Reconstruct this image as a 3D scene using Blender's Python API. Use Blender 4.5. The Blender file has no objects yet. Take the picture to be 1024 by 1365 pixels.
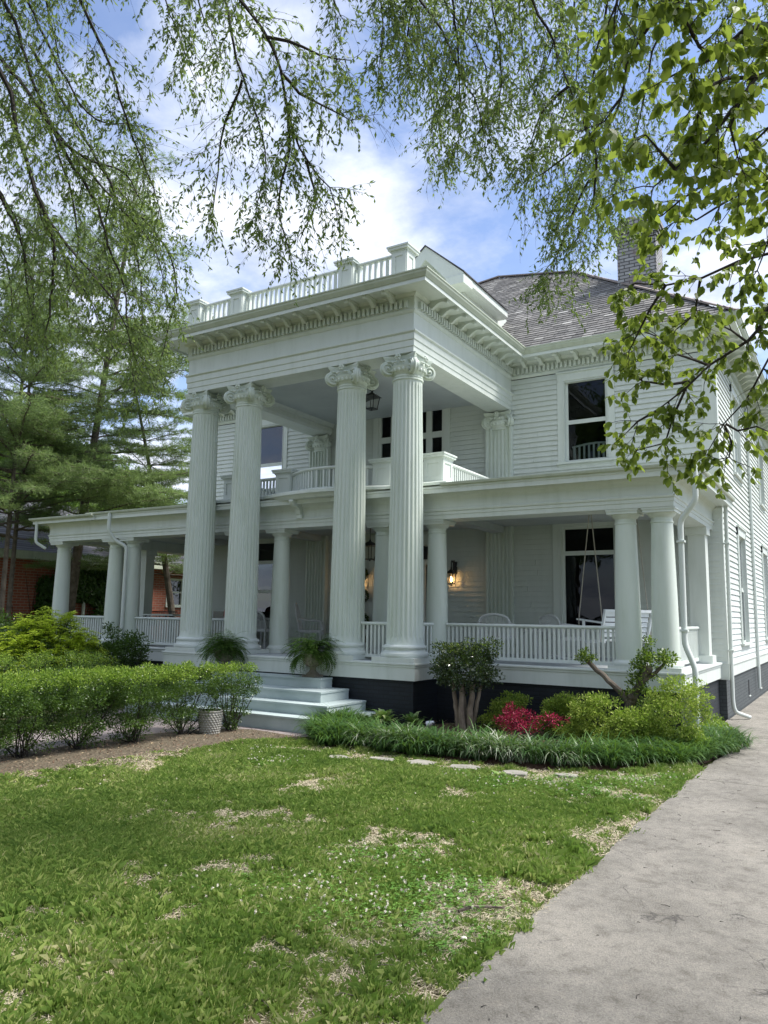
import bpy, math, random
import numpy as np
from mathutils import Vector, Matrix
PI = math.pi
R = math.radians
random.seed(7)
S = bpy.context.scene
COL = S.collection

# ------------------------------------------------------------------ camera
cam_d = bpy.data.cameras.new('camera')
cam = bpy.data.objects.new('camera', cam_d)
COL.objects.link(cam)
S.camera = cam
cam_d.sensor_fit = 'VERTICAL'
cam_d.sensor_height = 34.6
cam_d.lens = 1028.06 / 1365 * 34.6
cam_d.clip_start = 0.05
cam_d.clip_end = 2000
CAM = Vector((6.639, -11.599, 0.76))
yaw, pit, rol = R(31.4616), R(7.6703), R(0.87447)
f_ = Vector((-math.sin(yaw)*math.cos(pit), math.cos(yaw)*math.cos(pit), math.sin(pit)))
r_ = Vector((math.cos(yaw), math.sin(yaw), 0))
u_ = r_.cross(f_)
r2 = r_*math.cos(rol) + u_*math.sin(rol)
u2 = -r_*math.sin(rol) + u_*math.cos(rol)
cam.matrix_world = Matrix(((r2.x, u2.x, -f_.x, CAM.x), (r2.y, u2.y, -f_.y, CAM.y), (r2.z, u2.z, -f_.z, CAM.z), (0, 0, 0, 1)))

# ------------------------------------------------------------------ sky, sun, exposure
SUN_EL, SUN_AZ = 58, 62          # degrees; azimuth measured from +Y towards +X
w = bpy.data.worlds.new('World')
S.world = w
w.use_nodes = True
nt = w.node_tree
nt.nodes.clear()
N = nt.nodes.new
L = nt.links.new
out = N('ShaderNodeOutputWorld')
bg = N('ShaderNodeBackground')
sky = N('ShaderNodeTexSky')
sky.sky_type = 'NISHITA'
sky.sun_disc = False
sky.sun_elevation = R(SUN_EL)
sky.sun_rotation = R(SUN_AZ)
sky.air_density = 1.0
sky.dust_density = 0.6
tc = N('ShaderNodeTexCoord')
sep = N('ShaderNodeSeparateXYZ')
L(tc.outputs['Generated'], sep.inputs[0])
add = N('ShaderNodeMath'); add.operation = 'MAXIMUM'; add.inputs[1].default_value = 0.0
L(sep.outputs[2], add.inputs[0])
ad2 = N('ShaderNodeMath'); ad2.operation = 'ADD'; ad2.inputs[1].default_value = 0.22
L(add.outputs[0], ad2.inputs[0])
dx = N('ShaderNodeMath'); dx.operation = 'DIVIDE'; L(sep.outputs[0], dx.inputs[0]); L(ad2.outputs[0], dx.inputs[1])
dy = N('ShaderNodeMath'); dy.operation = 'DIVIDE'; L(sep.outputs[1], dy.inputs[0]); L(ad2.outputs[0], dy.inputs[1])
cmb = N('ShaderNodeCombineXYZ'); L(dx.outputs[0], cmb.inputs[0]); L(dy.outputs[0], cmb.inputs[1]); cmb.inputs[2].default_value = 3.7
n1 = N('ShaderNodeTexNoise'); n1.inputs['Scale'].default_value = 2.1; n1.inputs['Detail'].default_value = 9; n1.inputs['Roughness'].default_value = .58; n1.inputs['Distortion'].default_value = .35
L(cmb.outputs[0], n1.inputs['Vector'])
rp = N('ShaderNodeValToRGB')
rp.color_ramp.elements[0].position = .38; rp.color_ramp.elements[1].position = .57
rp.color_ramp.elements[0].color = (0.12, 0.12, 0.12, 1)
L(n1.outputs['Fac'], rp.inputs[0])
n2 = N('ShaderNodeTexNoise'); n2.inputs['Scale'].default_value = 4.5; n2.inputs['Detail'].default_value = 7; n2.inputs['Roughness'].default_value = .6
L(cmb.outputs[0], n2.inputs['Vector'])
rc = N('ShaderNodeValToRGB')
rc.color_ramp.elements[0].position = .36; rc.color_ramp.elements[1].position = .62
rc.color_ramp.elements[0].color = (3.9, 4.4, 5.6, 1); rc.color_ramp.elements[1].color = (6.8, 7.1, 7.8, 1)
L(n2.outputs['Fac'], rc.inputs[0])
skm = N('ShaderNodeMix'); skm.data_type = 'RGBA'; skm.blend_type = 'MULTIPLY'; skm.inputs[0].default_value = 1
L(sky.outputs[0], skm.inputs[6]); skm.inputs[7].default_value = (1.05, 1.12, 1.3, 1)
mx = N('ShaderNodeMix'); mx.data_type = 'RGBA'
L(rp.outputs[0], mx.inputs[0]); L(skm.outputs[2], mx.inputs[6]); L(rc.outputs[0], mx.inputs[7])
L(mx.outputs[2], bg.inputs[0])
bg.inputs[1].default_value = 0.10
L(bg.outputs[0], out.inputs[0])

sun_d = bpy.data.lights.new('sun', 'SUN')
sun_d.energy = 3.9
sun_d.angle = R(18)
sun_d.color = (1.0, .96, .9)
sun = bpy.data.objects.new('sun', sun_d)
COL.objects.link(sun)
sd = Vector((math.sin(R(SUN_AZ))*math.cos(R(SUN_EL)), math.cos(R(SUN_AZ))*math.cos(R(SUN_EL)), math.sin(R(SUN_EL))))
sun.rotation_euler = (-sd).to_track_quat('-Z', 'Y').to_euler()
sun.location = (20, 10, 30)
S.view_settings.view_transform = 'Standard'
S.view_settings.look = 'None'
S.view_settings.gamma = 1
S.view_settings.exposure = 0.88
S.render.engine = 'CYCLES'
S.cycles.max_bounces = 8
S.cycles.transparent_max_bounces = 12

# ------------------------------------------------------------------ materials
def nmat(name):
    m = bpy.data.materials.new(name); m.use_nodes = True
    return m, m.node_tree, m.node_tree.nodes['Principled BSDF']

def ramp(nt, fac, stops):
    r = nt.nodes.new('ShaderNodeValToRGB')
    el = r.color_ramp.elements
    el[0].position, el[0].color = stops[0][0], (*stops[0][1], 1)
    el[1].position, el[1].color = stops[-1][0], (*stops[-1][1], 1)
    for p, c in stops[1:-1]:
        e = el.new(p); e.color = (*c, 1)
    nt.links.new(fac, r.inputs[0])
    return r.outputs[0]

def noise(nt, scale, detail=4, rough=.55, vec=None, dist=0):
    n = nt.nodes.new('ShaderNodeTexNoise')
    n.inputs['Scale'].default_value = scale; n.inputs['Detail'].default_value = detail
    n.inputs['Roughness'].default_value = rough; n.inputs['Distortion'].default_value = dist
    if vec is None:
        t = nt.nodes.new('ShaderNodeNewGeometry'); vec = t.outputs['Position']
    nt.links.new(vec, n.inputs['Vector'])
    return n.outputs['Fac']

def bump(nt, b, h, s=.3, d=.01):
    n = nt.nodes.new('ShaderNodeBump'); n.inputs['Strength'].default_value = s; n.inputs['Distance'].default_value = d
    nt.links.new(h, n.inputs['Height']); nt.links.new(n.outputs[0], b.inputs['Normal'])

def simple(name, c1, c2, scale=3, rough=.6, bs=.15, bd=.01, bscale=None, detail=5, spec=.5):
    m, nt, b = nmat(name)
    nt.links.new(ramp(nt, noise(nt, scale, detail), [(.3, c1), (.7, c2)]), b.inputs['Base Color'])
    b.inputs['Roughness'].default_value = rough
    b.inputs['Specular IOR Level'].default_value = spec
    if bs: bump(nt, b, noise(nt, bscale or scale*4, 5), bs, bd)
    return m

def paint_mat(name, base, dirt, amt=.5):
    m, nt, b = nmat(name)
    g = nt.nodes.new('ShaderNodeNewGeometry')
    mp = nt.nodes.new('ShaderNodeMapping'); mp.inputs['Scale'].default_value = (3.5, 3.5, .55)
    nt.links.new(g.outputs['Position'], mp.inputs[0])
    a = noise(nt, 1.6, 8, .65, mp.outputs[0])
    c = ramp(nt, a, [(.28, dirt), (.5, tuple((x*.75+y*.25) for x, y in zip(base, dirt))), (.72, base)])
    r = nt.nodes.new('ShaderNodeMix'); r.data_type = 'RGBA'; r.inputs[0].default_value = amt
    r.inputs[6].default_value = (*base, 1); nt.links.new(c, r.inputs[7])
    nt.links.new(r.outputs[2], b.inputs['Base Color'])
    b.inputs['Roughness'].default_value = .42
    b.inputs['Specular IOR Level'].default_value = .35
    bump(nt, b, noise(nt, 60, 3), .08, .004)
    return m

def leaf_mat(name, stops, rough=.5, trans=.4, tcol=(.25, .45, .04), spec=.3):
    m, nt, b = nmat(name)
    g = nt.nodes.new('ShaderNodeNewGeometry')
    nz = noise(nt, 1.3, 3)
    ad = nt.nodes.new('ShaderNodeMath'); ad.operation = 'MULTIPLY_ADD'
    nt.links.new(nz, ad.inputs[0]); ad.inputs[1].default_value = .9
    mu = nt.nodes.new('ShaderNodeMath'); mu.operation = 'MULTIPLY_ADD'
    nt.links.new(g.outputs['Random Per Island'], mu.inputs[0]); mu.inputs[1].default_value = .6; mu.inputs[2].default_value = -.25
    nt.links.new(mu.outputs[0], ad.inputs[2])
    c = ramp(nt, ad.outputs[0], stops)
    nt.links.new(c, b.inputs['Base Color'])
    b.inputs['Roughness'].default_value = rough
    b.inputs['Specular IOR Level'].default_value = spec
    tr = nt.nodes.new('ShaderNodeBsdfTranslucent')
    mm = nt.nodes.new('ShaderNodeMix'); mm.data_type = 'RGBA'; mm.inputs[0].default_value = .5
    nt.links.new(c, mm.inputs[6]); mm.inputs[7].default_value = (*tcol, 1)
    nt.links.new(mm.outputs[2], tr.inputs[0])
    ms = nt.nodes.new('ShaderNodeMixShader'); ms.inputs[0].default_value = trans
    nt.links.new(b.outputs[0], ms.inputs[1]); nt.links.new(tr.outputs[0], ms.inputs[2])
    nt.links.new(ms.outputs[0], nt.nodes['Material Output'].inputs[0])
    return m

def brick_mat(name, c1, c2, mortar, wall_axis='auto', bw=.2, rh=.068, ms=.008, bstr=.5, stain=None, rough=.8):
    m, nt, b = nmat(name)
    g = nt.nodes.new('ShaderNodeNewGeometry')
    sp = nt.nodes.new('ShaderNodeSeparateXYZ'); nt.links.new(g.outputs['Position'], sp.inputs[0])
    if wall_axis == 'ground':
        cb = nt.nodes.new('ShaderNodeCombineXYZ'); nt.links.new(sp.outputs[1], cb.inputs[0]); nt.links.new(sp.outputs[0], cb.inputs[1])
    else:
        sn = nt.nodes.new('ShaderNodeSeparateXYZ'); nt.links.new(g.outputs['True Normal'], sn.inputs[0])
        ab = nt.nodes.new('ShaderNodeMath'); ab.operation = 'ABSOLUTE'; nt.links.new(sn.outputs[0], ab.inputs[0])
        gt = nt.nodes.new('ShaderNodeMath'); gt.operation = 'GREATER_THAN'; gt.inputs[1].default_value = .6; nt.links.new(ab.outputs[0], gt.inputs[0])
        mi = nt.nodes.new('ShaderNodeMix'); nt.links.new(gt.outputs[0], mi.inputs[0]); nt.links.new(sp.outputs[0], mi.inputs[2]); nt.links.new(sp.outputs[1], mi.inputs[3])
        cb = nt.nodes.new('ShaderNodeCombineXYZ'); nt.links.new(mi.outputs[0], cb.inputs[0]); nt.links.new(sp.outputs[2], cb.inputs[1])
    t = nt.nodes.new('ShaderNodeTexBrick')
    t.inputs['Scale'].default_value = 1; t.inputs['Brick Width'].default_value = bw; t.inputs['Row Height'].default_value = rh
    t.inputs['Mortar Size'].default_value = ms; t.inputs['Mortar Smooth'].default_value = .2
    t.inputs['Color1'].default_value = (*c1, 1); t.inputs['Color2'].default_value = (*c2, 1); t.inputs['Mortar'].default_value = (*mortar, 1)
    nt.links.new(cb.outputs[0], t.inputs['Vector'])
    col = t.outputs['Color']
    if stain:
        mx = nt.nodes.new('ShaderNodeMix'); mx.data_type = 'RGBA'
        f = ramp(nt, noise(nt, stain[1], 7, .65), [(stain[2], (0, 0, 0)), (stain[3], (1, 1, 1))])
        nt.links.new(f, mx.inputs[0]); nt.links.new(col, mx.inputs[6]); mx.inputs[7].default_value = (*stain[0], 1)
        col = mx.outputs[2]
    nt.links.new(col, b.inputs['Base Color'])
    b.inputs['Roughness'].default_value = rough
    iv = nt.nodes.new('ShaderNodeMath'); iv.operation = 'SUBTRACT'; iv.inputs[0].default_value = 1; nt.links.new(t.outputs['Fac'], iv.inputs[1])
    bump(nt, b, iv.outputs[0], bstr, .008)
    return m

M = {}
M['paint'] = paint_mat('white_paint', (.64, .68, .65), (.44, .49, .44), .35)
M['trim'] = paint_mat('white_trim_paint', (.65, .695, .66), (.43, .48, .42), .4)
M['column'] = paint_mat('column_paint', (.63, .685, .63), (.40, .47, .35), .5)
M['gutter'] = paint_mat('gutter_paint', (.50, .54, .45), (.32, .36, .28), .6)
M['ceiling'] = simple('porch_ceiling_paint', (.42, .46, .47), (.5, .54, .54), 2, .6, .1)
M['step'] = simple('step_paint', (.34, .41, .41), (.46, .53, .52), 2.2, .7, .2, .004, 30)
M['floor'] = simple('porch_floor_paint', (.40, .43, .45), (.5, .53, .54), 2, .5, .1)
M['found'] = brick_mat('foundation_brick', (.006, .010, .016), (.010, .015, .022), (.004, .006, .009), rough=.65)
M['found_side'] = brick_mat('grey_painted_brick', (.05, .062, .066), (.075, .088, .092), (.035, .042, .045), rough=.6)
M['chimney'] = brick_mat('chimney_brick', (.40, .40, .41), (.29, .285, .29), (.08, .08, .08), bw=.24, rh=.085, ms=.013, stain=((.22, .17, .155), 2.6, .54, .66))
M['redbrick'] = brick_mat('red_brick', (.33, .095, .055), (.25, .07, .045), (.30, .22, .18), bw=.3, rh=.1, ms=.012)
M['path'] = brick_mat('paver_brick', (.26, .22, .22), (.20, .175, .18), (.10, .09, .085), wall_axis='ground', bw=.24, rh=.12, ms=.01, stain=((.3, .25, .22), 1.5, .4, .8))
M['black'] = simple('black_metal', (.012, .012, .013), (.02, .02, .02), 8, .35, .1)
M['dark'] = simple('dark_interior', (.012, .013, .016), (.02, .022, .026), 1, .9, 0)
M['wicker'] = simple('white_wicker', (.62, .64, .63), (.5, .52, .5), 40, .6, .6, .01, 90)
M['wickergrey'] = simple('grey_wicker', (.42, .41, .37), (.30, .29, .26), 30, .7, .6, .01, 90)
M['swing'] = simple('swing_paint', (.72, .76, .77), (.8, .83, .84), 5, .4, .05)
M['rope'] = simple('rope', (.45, .42, .36), (.3, .28, .24), 80, .9, .4)
M['urn'] = simple('urn_stone', (.15, .125, .095), (.27, .24, .19), 9, .85, .5, .01, 40)
M['bark'] = simple('dark_bark', (.018, .015, .013), (.045, .038, .032), 14, .9, .6, .02, 30)
M['pinebark'] = simple('pine_bark', (.06, .048, .038), (.17, .14, .11), 6, .9, .7, .03, 16)
M['smoothbark'] = simple('smooth_bark', (.16, .125, .09), (.30, .25, .19), 7, .8, .5, .02, 14)
M['stone'] = simple('flat_stone', (.20, .19, .165), (.34, .32, .28), 5, .85, .5, .01, 30)
M['navy'] = simple('dark_cushion', (.03, .03, .04), (.06, .05, .06), 5, .8, 0)
M['redcloth'] = simple('red_cushion', (.25, .03, .03), (.35, .05, .05), 5, .8, 0)
M['flower'] = simple('clover_blossom', (.62, .58, .48), (.85, .80, .70), 60, .8, 0)

# glass: reflective pane with a dark tint
def glass_mat(name, tr, tint):
    m, nt, b = nmat(name)
    nt.nodes.remove(b)
    g = nt.nodes.new('ShaderNodeBsdfGlossy'); g.inputs['Roughness'].default_value = .015; g.inputs[0].default_value = (.9, .94, 1, 1)
    t = nt.nodes.new('ShaderNodeBsdfTransparent'); t.inputs[0].default_value = (*tint, 1)
    fr = nt.nodes.new('ShaderNodeFresnel'); fr.inputs[0].default_value = tr
    nz = noise(nt, 1.7, 2)
    bp = nt.nodes.new('ShaderNodeBump'); bp.inputs['Strength'].default_value = .12; bp.inputs['Distance'].default_value = .02
    nt.links.new(nz, bp.inputs['Height']); nt.links.new(bp.outputs[0], g.inputs['Normal'])
    ms = nt.nodes.new('ShaderNodeMixShader'); nt.links.new(fr.outputs[0], ms.inputs[0]); nt.links.new(t.outputs[0], ms.inputs[1]); nt.links.new(g.outputs[0], ms.inputs[2])
    nt.links.new(ms.outputs[0], nt.nodes['Material Output'].inputs[0])
    return m
M['glass'] = glass_mat('window_glass', 1.36, (.5, .55, .57))
M['glassr'] = glass_mat('reflecting_glass', 1.9, (.3, .33, .35))

def emis(name, c, s):
    m, nt, b = nmat(name)
    b.inputs['Emission Color'].default_value = (*c, 1); b.inputs['Emission Strength'].default_value = s
    return m
M['bulb'] = emis('lit_bulb', (1, .55, .2), 28)

# slate roof
def slate_mat():
    m, nt, b = nmat('roof_slate')
    g = nt.nodes.new('ShaderNodeNewGeometry')
    c = ramp(nt, g.outputs['Random Per Island'], [(0, (.10, .098, .095)), (.35, (.145, .142, .138)), (.6, (.18, .174, .168)), (.88, (.23, .225, .215)), (1, (.40, .40, .38))])
    mx = nt.nodes.new('ShaderNodeMix'); mx.data_type = 'RGBA'; mx.blend_type = 'MULTIPLY'; mx.inputs[0].default_value = .7
    nt.links.new(c, mx.inputs[6]); nt.links.new(ramp(nt, noise(nt, 1.4, 6), [(.3, (.75, .75, .75)), (.7, (1.1, 1.08, 1.05))]), mx.inputs[7])
    nt.links.new(mx.outputs[2], b.inputs['Base Color'])
    b.inputs['Roughness'].default_value = .7
    bump(nt, b, noise(nt, 40, 4), .3, .01)
    return m
M['slate'] = slate_mat()

# ------------------------------------------------------------------ mesh helpers
class MB:
    def __init__(s): s.v = []; s.f = []
    def add(s, vs, fs):
        o = len(s.v); s.v += [tuple(v) for v in vs]; s.f += [tuple(i+o for i in f) for f in fs]; return s
    def box(s, a, b):
        (x0, y0, z0), (x1, y1, z1) = a, b
        x0, x1 = min(x0, x1), max(x0, x1); y0, y1 = min(y0, y1), max(y0, y1); z0, z1 = min(z0, z1), max(z0, z1)
        return s.add([(x0, y0, z0), (x1, y0, z0), (x1, y1, z0), (x0, y1, z0), (x0, y0, z1), (x1, y0, z1), (x1, y1, z1), (x0, y1, z1)],
                     [(0, 3, 2, 1), (4, 5, 6, 7), (0, 1, 5, 4), (1, 2, 6, 5), (2, 3, 7, 6), (3, 0, 4, 7)])
    def bar(s, p, q, w, h=None, up=(0, 0, 1)):
        h = h or w; p = Vector(p); q = Vector(q); d = (q-p).normalized(); u = Vector(up)
        if abs(d.dot(u)) > .98: u = Vector((0, 1, 0))
        x = d.cross(u).normalized(); y = x.cross(d)
        vs = [c + x*sx*w/2 + y*sy*h/2 for c in (p, q) for sx, sy in ((-1, -1), (1, -1), (1, 1), (-1, 1))]
        return s.add(vs, [(0, 1, 2, 3), (7, 6, 5, 4), (0, 4, 5, 1), (1, 5, 6, 2), (2, 6, 7, 3), (3, 7, 4, 0)])
    def lathe(s, prof, c=(0, 0, 0), n=20, caps=True):
        vs = [(c[0]+r*math.cos(2*PI*k/n), c[1]+r*math.sin(2*PI*k/n), c[2]+z) for r, z in prof for k in range(n)]
        fs = [(i*n+k, i*n+(k+1) % n, (i+1)*n+(k+1) % n, (i+1)*n+k) for i in range(len(prof)-1) for k in range(n)]
        if caps: fs += [tuple(range(n-1, -1, -1)), tuple((len(prof)-1)*n+k for k in range(n))]
        return s.add(vs, fs)
    def tube(s, pts, r, n=6, r1=None, caps=True):
        pts = [Vector(p) for p in pts]; m = len(pts); vs = []
        if callable(r): rr = [r(i/(m-1)) for i in range(m)]
        else:
            r1 = r if r1 is None else r1; rr = [r+(r1-r)*i/(m-1) for i in range(m)]
        px = None
        for i, p in enumerate(pts):
            d = (pts[min(i+1, m-1)]-pts[max(i-1, 0)])
            d = d.normalized() if d.length > 1e-9 else Vector((0, 0, 1))
            if px is None:
                px = d.orthogonal().normalized()
            else:
                px = (px-d*px.dot(d)); px = px.normalized() if px.length > 1e-6 else d.orthogonal().normalized()
            py = d.cross(px)
            for k in range(n):
                a = 2*PI*k/n; vs.append(p+(px*math.cos(a)+py*math.sin(a))*rr[i])
        fs = [(i*n+k, i*n+(k+1) % n, (i+1)*n+(k+1) % n, (i+1)*n+k) for i in range(m-1) for k in range(n)]
        if caps: fs += [tuple(range(n-1, -1, -1)), tuple((m-1)*n+k for k in range(n))]
        return s.add(vs, fs)
    def ball(s, c, r, n=8, sq=1):
        return s.lathe([(max(.001, r*math.sin(PI*i/n)), -r*sq*math.cos(PI*i/n)) for i in range(n+1)], c, n+2)
    def sweep(s, path, prof, closed_prof=False, caps=True):
        """prof = [(outward offset, z)], outward is the left-hand normal of the path"""
        m = len(path); P = [Vector((x, y)) for x, y in path]; off = []
        for i in range(m):
            a = (P[i]-P[i-1]).normalized() if i > 0 else None
            b = (P[i+1]-P[i]).normalized() if i < m-1 else None
            if a is None: a = b
            if b is None: b = a
            na = Vector((-a.y, a.x)); nb = Vector((-b.y, b.x))
            off.append((na+nb)/(1+na.dot(nb)))
        k = len(prof)
        vs = [(P[i].x+off[i].x*o, P[i].y+off[i].y*o, z) for i in range(m) for o, z in prof]
        kk = k if closed_prof else k-1
        fs = [(i*k+j, (i+1)*k+j, (i+1)*k+(j+1) % k, i*k+(j+1) % k) for i in range(m-1) for j in range(kk)]
        if caps and closed_prof: fs += [tuple(range(k)), tuple((m-1)*k+j for j in range(k-1, -1, -1))]
        return s.add(vs, fs)
    def prism(s, poly, ax, a, b):
        """poly in the two other axes, extruded along ax from a to b"""
        n = len(poly)
        def P(u, v, t):
            return {'x': (t, u, v), 'y': (u, t, v), 'z': (u, v, t)}[ax]
        vs = [P(u, v, a) for u, v in poly]+[P(u, v, b) for u, v in poly]
        return s.add(vs, [tuple(range(n)), tuple(range(2*n-1, n-1, -1))]+[(k, n+k, n+(k+1) % n, (k+1) % n) for k in range(n)])
    def move(s, M4):
        s.v = [tuple(M4 @ Vector(v)) for v in s.v]; return s
    def merge(s, o): return s.add(o.v, o.f)
    def build(s, name, mat, parent=None, smooth=False, loc=None, angle=35):
        me = bpy.data.meshes.new(name)
        me.from_pydata(s.v, [], s.f); me.update()
        import bmesh
        bm = bmesh.new(); bm.from_mesh(me); bmesh.ops.recalc_face_normals(bm, faces=bm.faces); bm.to_mesh(me); bm.free()
        if smooth:
            me.shade_smooth()
            try: me.set_sharp_from_angle(angle=R(angle))
            except Exception: pass
        return link(name, me, mat, parent, loc)

def link(name, me, mat, parent=None, loc=None):
    o = bpy.data.objects.new(name, me)
    if mat:
        me.materials.append(M[mat] if isinstance(mat, str) else mat)
    COL.objects.link(o)
    if parent is not None:
        o.parent = parent
        if loc is None:      # vertices are in world space
            o.location = (0, 0, 0); p = parent; L0 = Vector((0, 0, 0))
            while p is not None: L0 += p.location; p = p.parent
            o.location = -L0
        else: o.location = loc
    elif loc is not None: o.location = loc
    return o

def tag(o, label=None, cat=None, group=None, kind=None):
    if label: o['label'] = label
    if cat: o['category'] = cat
    if group: o['group'] = group
    if kind: o['kind'] = kind
    return o

def thing(name, label, cat, loc=(0, 0, 0), group=None, rz=0):
    o = bpy.data.objects.new(name, None); COL.objects.link(o); o.location = loc; o.rotation_euler = (0, 0, rz)
    o.empty_display_size = .2
    return tag(o, label, cat, group)

def copy_tree(o, parent=None, loc=None, rz=None, skip=()):
    c = o.copy(); COL.objects.link(c)
    if parent is not None: c.parent = parent
    if loc is not None: c.location = loc
    if rz is not None: c.rotation_euler = (0, 0, rz)
    for ch in list(o.children):
        if ch.name.split('.')[0] in skip: continue
        copy_tree(ch, c)
    return c

def np_mesh(name, verts, k, mat, parent=None, loc=None, kind=None):
    """verts: (n, k, 3) array of separate k-gons"""
    n = len(verts)
    me = bpy.data.meshes.new(name)
    me.vertices.add(n*k); me.vertices.foreach_set('co', np.ascontiguousarray(verts, dtype=np.float32).ravel())
    me.loops.add(n*k); me.loops.foreach_set('vertex_index', np.arange(n*k, dtype=np.int32))
    me.polygons.add(n); me.polygons.foreach_set('loop_start', np.arange(0, n*k, k, dtype=np.int32))
    me.update(calc_edges=True)
    o = link(name, me, mat, parent, loc)
    if kind: o['kind'] = kind
    return o
# ------------------------------------------------------------------ the house
GZ = -1.05                        # ground level (porch floor is z = 0)
ER, EL, YE, YW = .279, -5.176, -.30, 4.2
HX, HL, HB = 4.5, -9.06, 17.5
YP = .74                          # porch column line
house = thing('house', 'white two-storey wooden house with tall fluted portico columns and slate roof', 'house', (-2.46, 4.2, GZ))
H = house
COLX = [0, -1.2, -3.72, -4.92]

# platform, skirt and foundation
plat = [(HX-.05, YW), (4.41, YW), (4.41, .47), (.41, .47), (.41, -.39), (-5.39, -.39), (-5.39, .47), (-10.65, .47), (-10.65, 9), (HL, 9), (HL, YW)]
fl = MB()
fl.add([(x, y, -.004) for x, y in [(4.41, YW), (4.41, .47), (-10.65, .47), (-10.65, 9), (HL, 9), (HL, YW)]], [(0, 1, 2, 3, 4, 5)])
fl.add([(x, y, -.004) for x, y in [(.41, .47), (.41, -.39), (-5.39, -.39), (-5.39, .47)]], [(0, 1, 2, 3)])
fl.build('porch_floor', 'floor', H)
pth = [(4.41, YW), (4.41, .47), (.41, .47), (.41, -.39), (-5.39, -.39), (-5.39, .47), (-10.65, .47), (-10.65, 9)]
sk = MB().sweep(pth, [(-.1, -.002), (.025, -.002), (.03, -.015), (.03, -.035), (.012, -.045), (.012, -.075), (0, -.08), (0, -.29), (-.06, -.29), (-.06, -.2)])
sk.build('porch_skirt', 'trim', H)
MB().sweep(pth, [(-.05, -.25), (-.05, GZ-.1)]).build('porch_foundation', 'found', H)
fs = MB().sweep([(HX-.02, HB), (HX-.02, YW+.02), (HX-.18, YW+.02)], [(0, -.28), (0, GZ-.1)])
for y in (7.2, 9.7, 12.2): pass
fs.build('side_foundation', 'found_side', H)
for y in (7.55, 9.9, 12.3):
    v = MB().box((HX-.03, y-.07, -.86), (HX-.012, y+.07, -.52)).build('foundation_vent', 'dark', H)
    MB().box((HX-.03, y-.1, -.88), (HX+.01, y+.1, -.86)).build('vent_sill', 'trim', v)
MB().sweep([(HX+.012, HB), (HX+.012, YW-.012), (HX-.28, YW-.012)], [(-.02, -.05), (.02, -.05), (.02, -.075), (.004, -.09), (.004, -.29), (-.03, -.29)]).build('water_table', 'trim', H)

# steps: four painted blocks widening to the ground
st = thing('entrance_steps', 'four grey painted wooden steps widening downwards before the white portico', 'steps', (-2.46, -1.1, GZ))
st_p = st
xr = [-1.21, -.86, -.51, -.17]; yf = [-.74, -1.22, -1.53, -1.84]; zt = [-.31, -.48, -.65, -.82, GZ-.02]
for i in range(4):
    b = MB()
    x1 = xr[i]; x0 = -4.92-x1
    ybk = -.41 if i < 3 else -.41
    b.box((x0, yf[i], zt[i+1]+.002), (x1, ybk, zt[i]-.03))
    b.build('riser', 'step', st)
    t = MB().box((x0-.012, yf[i]-.014, zt[i]-.03), (x1+.012, ybk, zt[i])).build('tread', 'step', st)

# clapboard walls --------------------------------------------------
EXPO = .112
def clap(axis, c, a0, a1, z0, z1, openings, outward, name='wall'):
    """boards along axis ('x' or 'y') at the plane c; outward = +-1 on the other axis"""
    mb = MB(); n = int(round((z1-z0)/EXPO))
    rnd = random.Random(5)
    for i in range(n):
        lo, hi = z0+i*EXPO, min(z1, z0+(i+1)*EXPO)
        mid = (lo+hi)/2; segs = [(a0, a1)]
        for (o0, o1, p0, p1) in openings:
            if p0 < mid < p1:
                ns = []
                for s0, s1 in segs:
                    if o1 <= s0 or o0 >= s1: ns.append((s0, s1)); continue
                    if s0 < o0: ns.append((s0, o0))
                    if s1 > o1: ns.append((o1, s1))
                segs = ns
        for s0, s1 in segs:
            # butt joints
            cuts = [s0]; p = s0+rnd.uniform(1.2, 4.5)
            while p < s1-.5: cuts.append(p); p += rnd.uniform(2.5, 4.8)
            cuts.append(s1)
            for q0, q1 in zip(cuts, cuts[1:]):
                j = rnd.uniform(-.0012, .0012)
                lip = (.044 if lo < 3 else .034) if axis == 'x' else .026; pr = [(0, hi+.01), (.006, hi), (lip+j, lo+.001), (0, lo+.008)]
                vs = []
                for a in (q0+.0012, q1-.0012):
                    for o, z in pr:
                        vs.append((a, c+outward*o, z) if axis == 'x' else (c+outward*o, a, z))
                mb.add(vs, [(0, 1, 5, 4), (1, 2, 6, 5), (2, 3, 7, 6), (0, 3, 2, 1), (4, 5, 6, 7)])
    return mb.build(name, 'paint', H)

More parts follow.
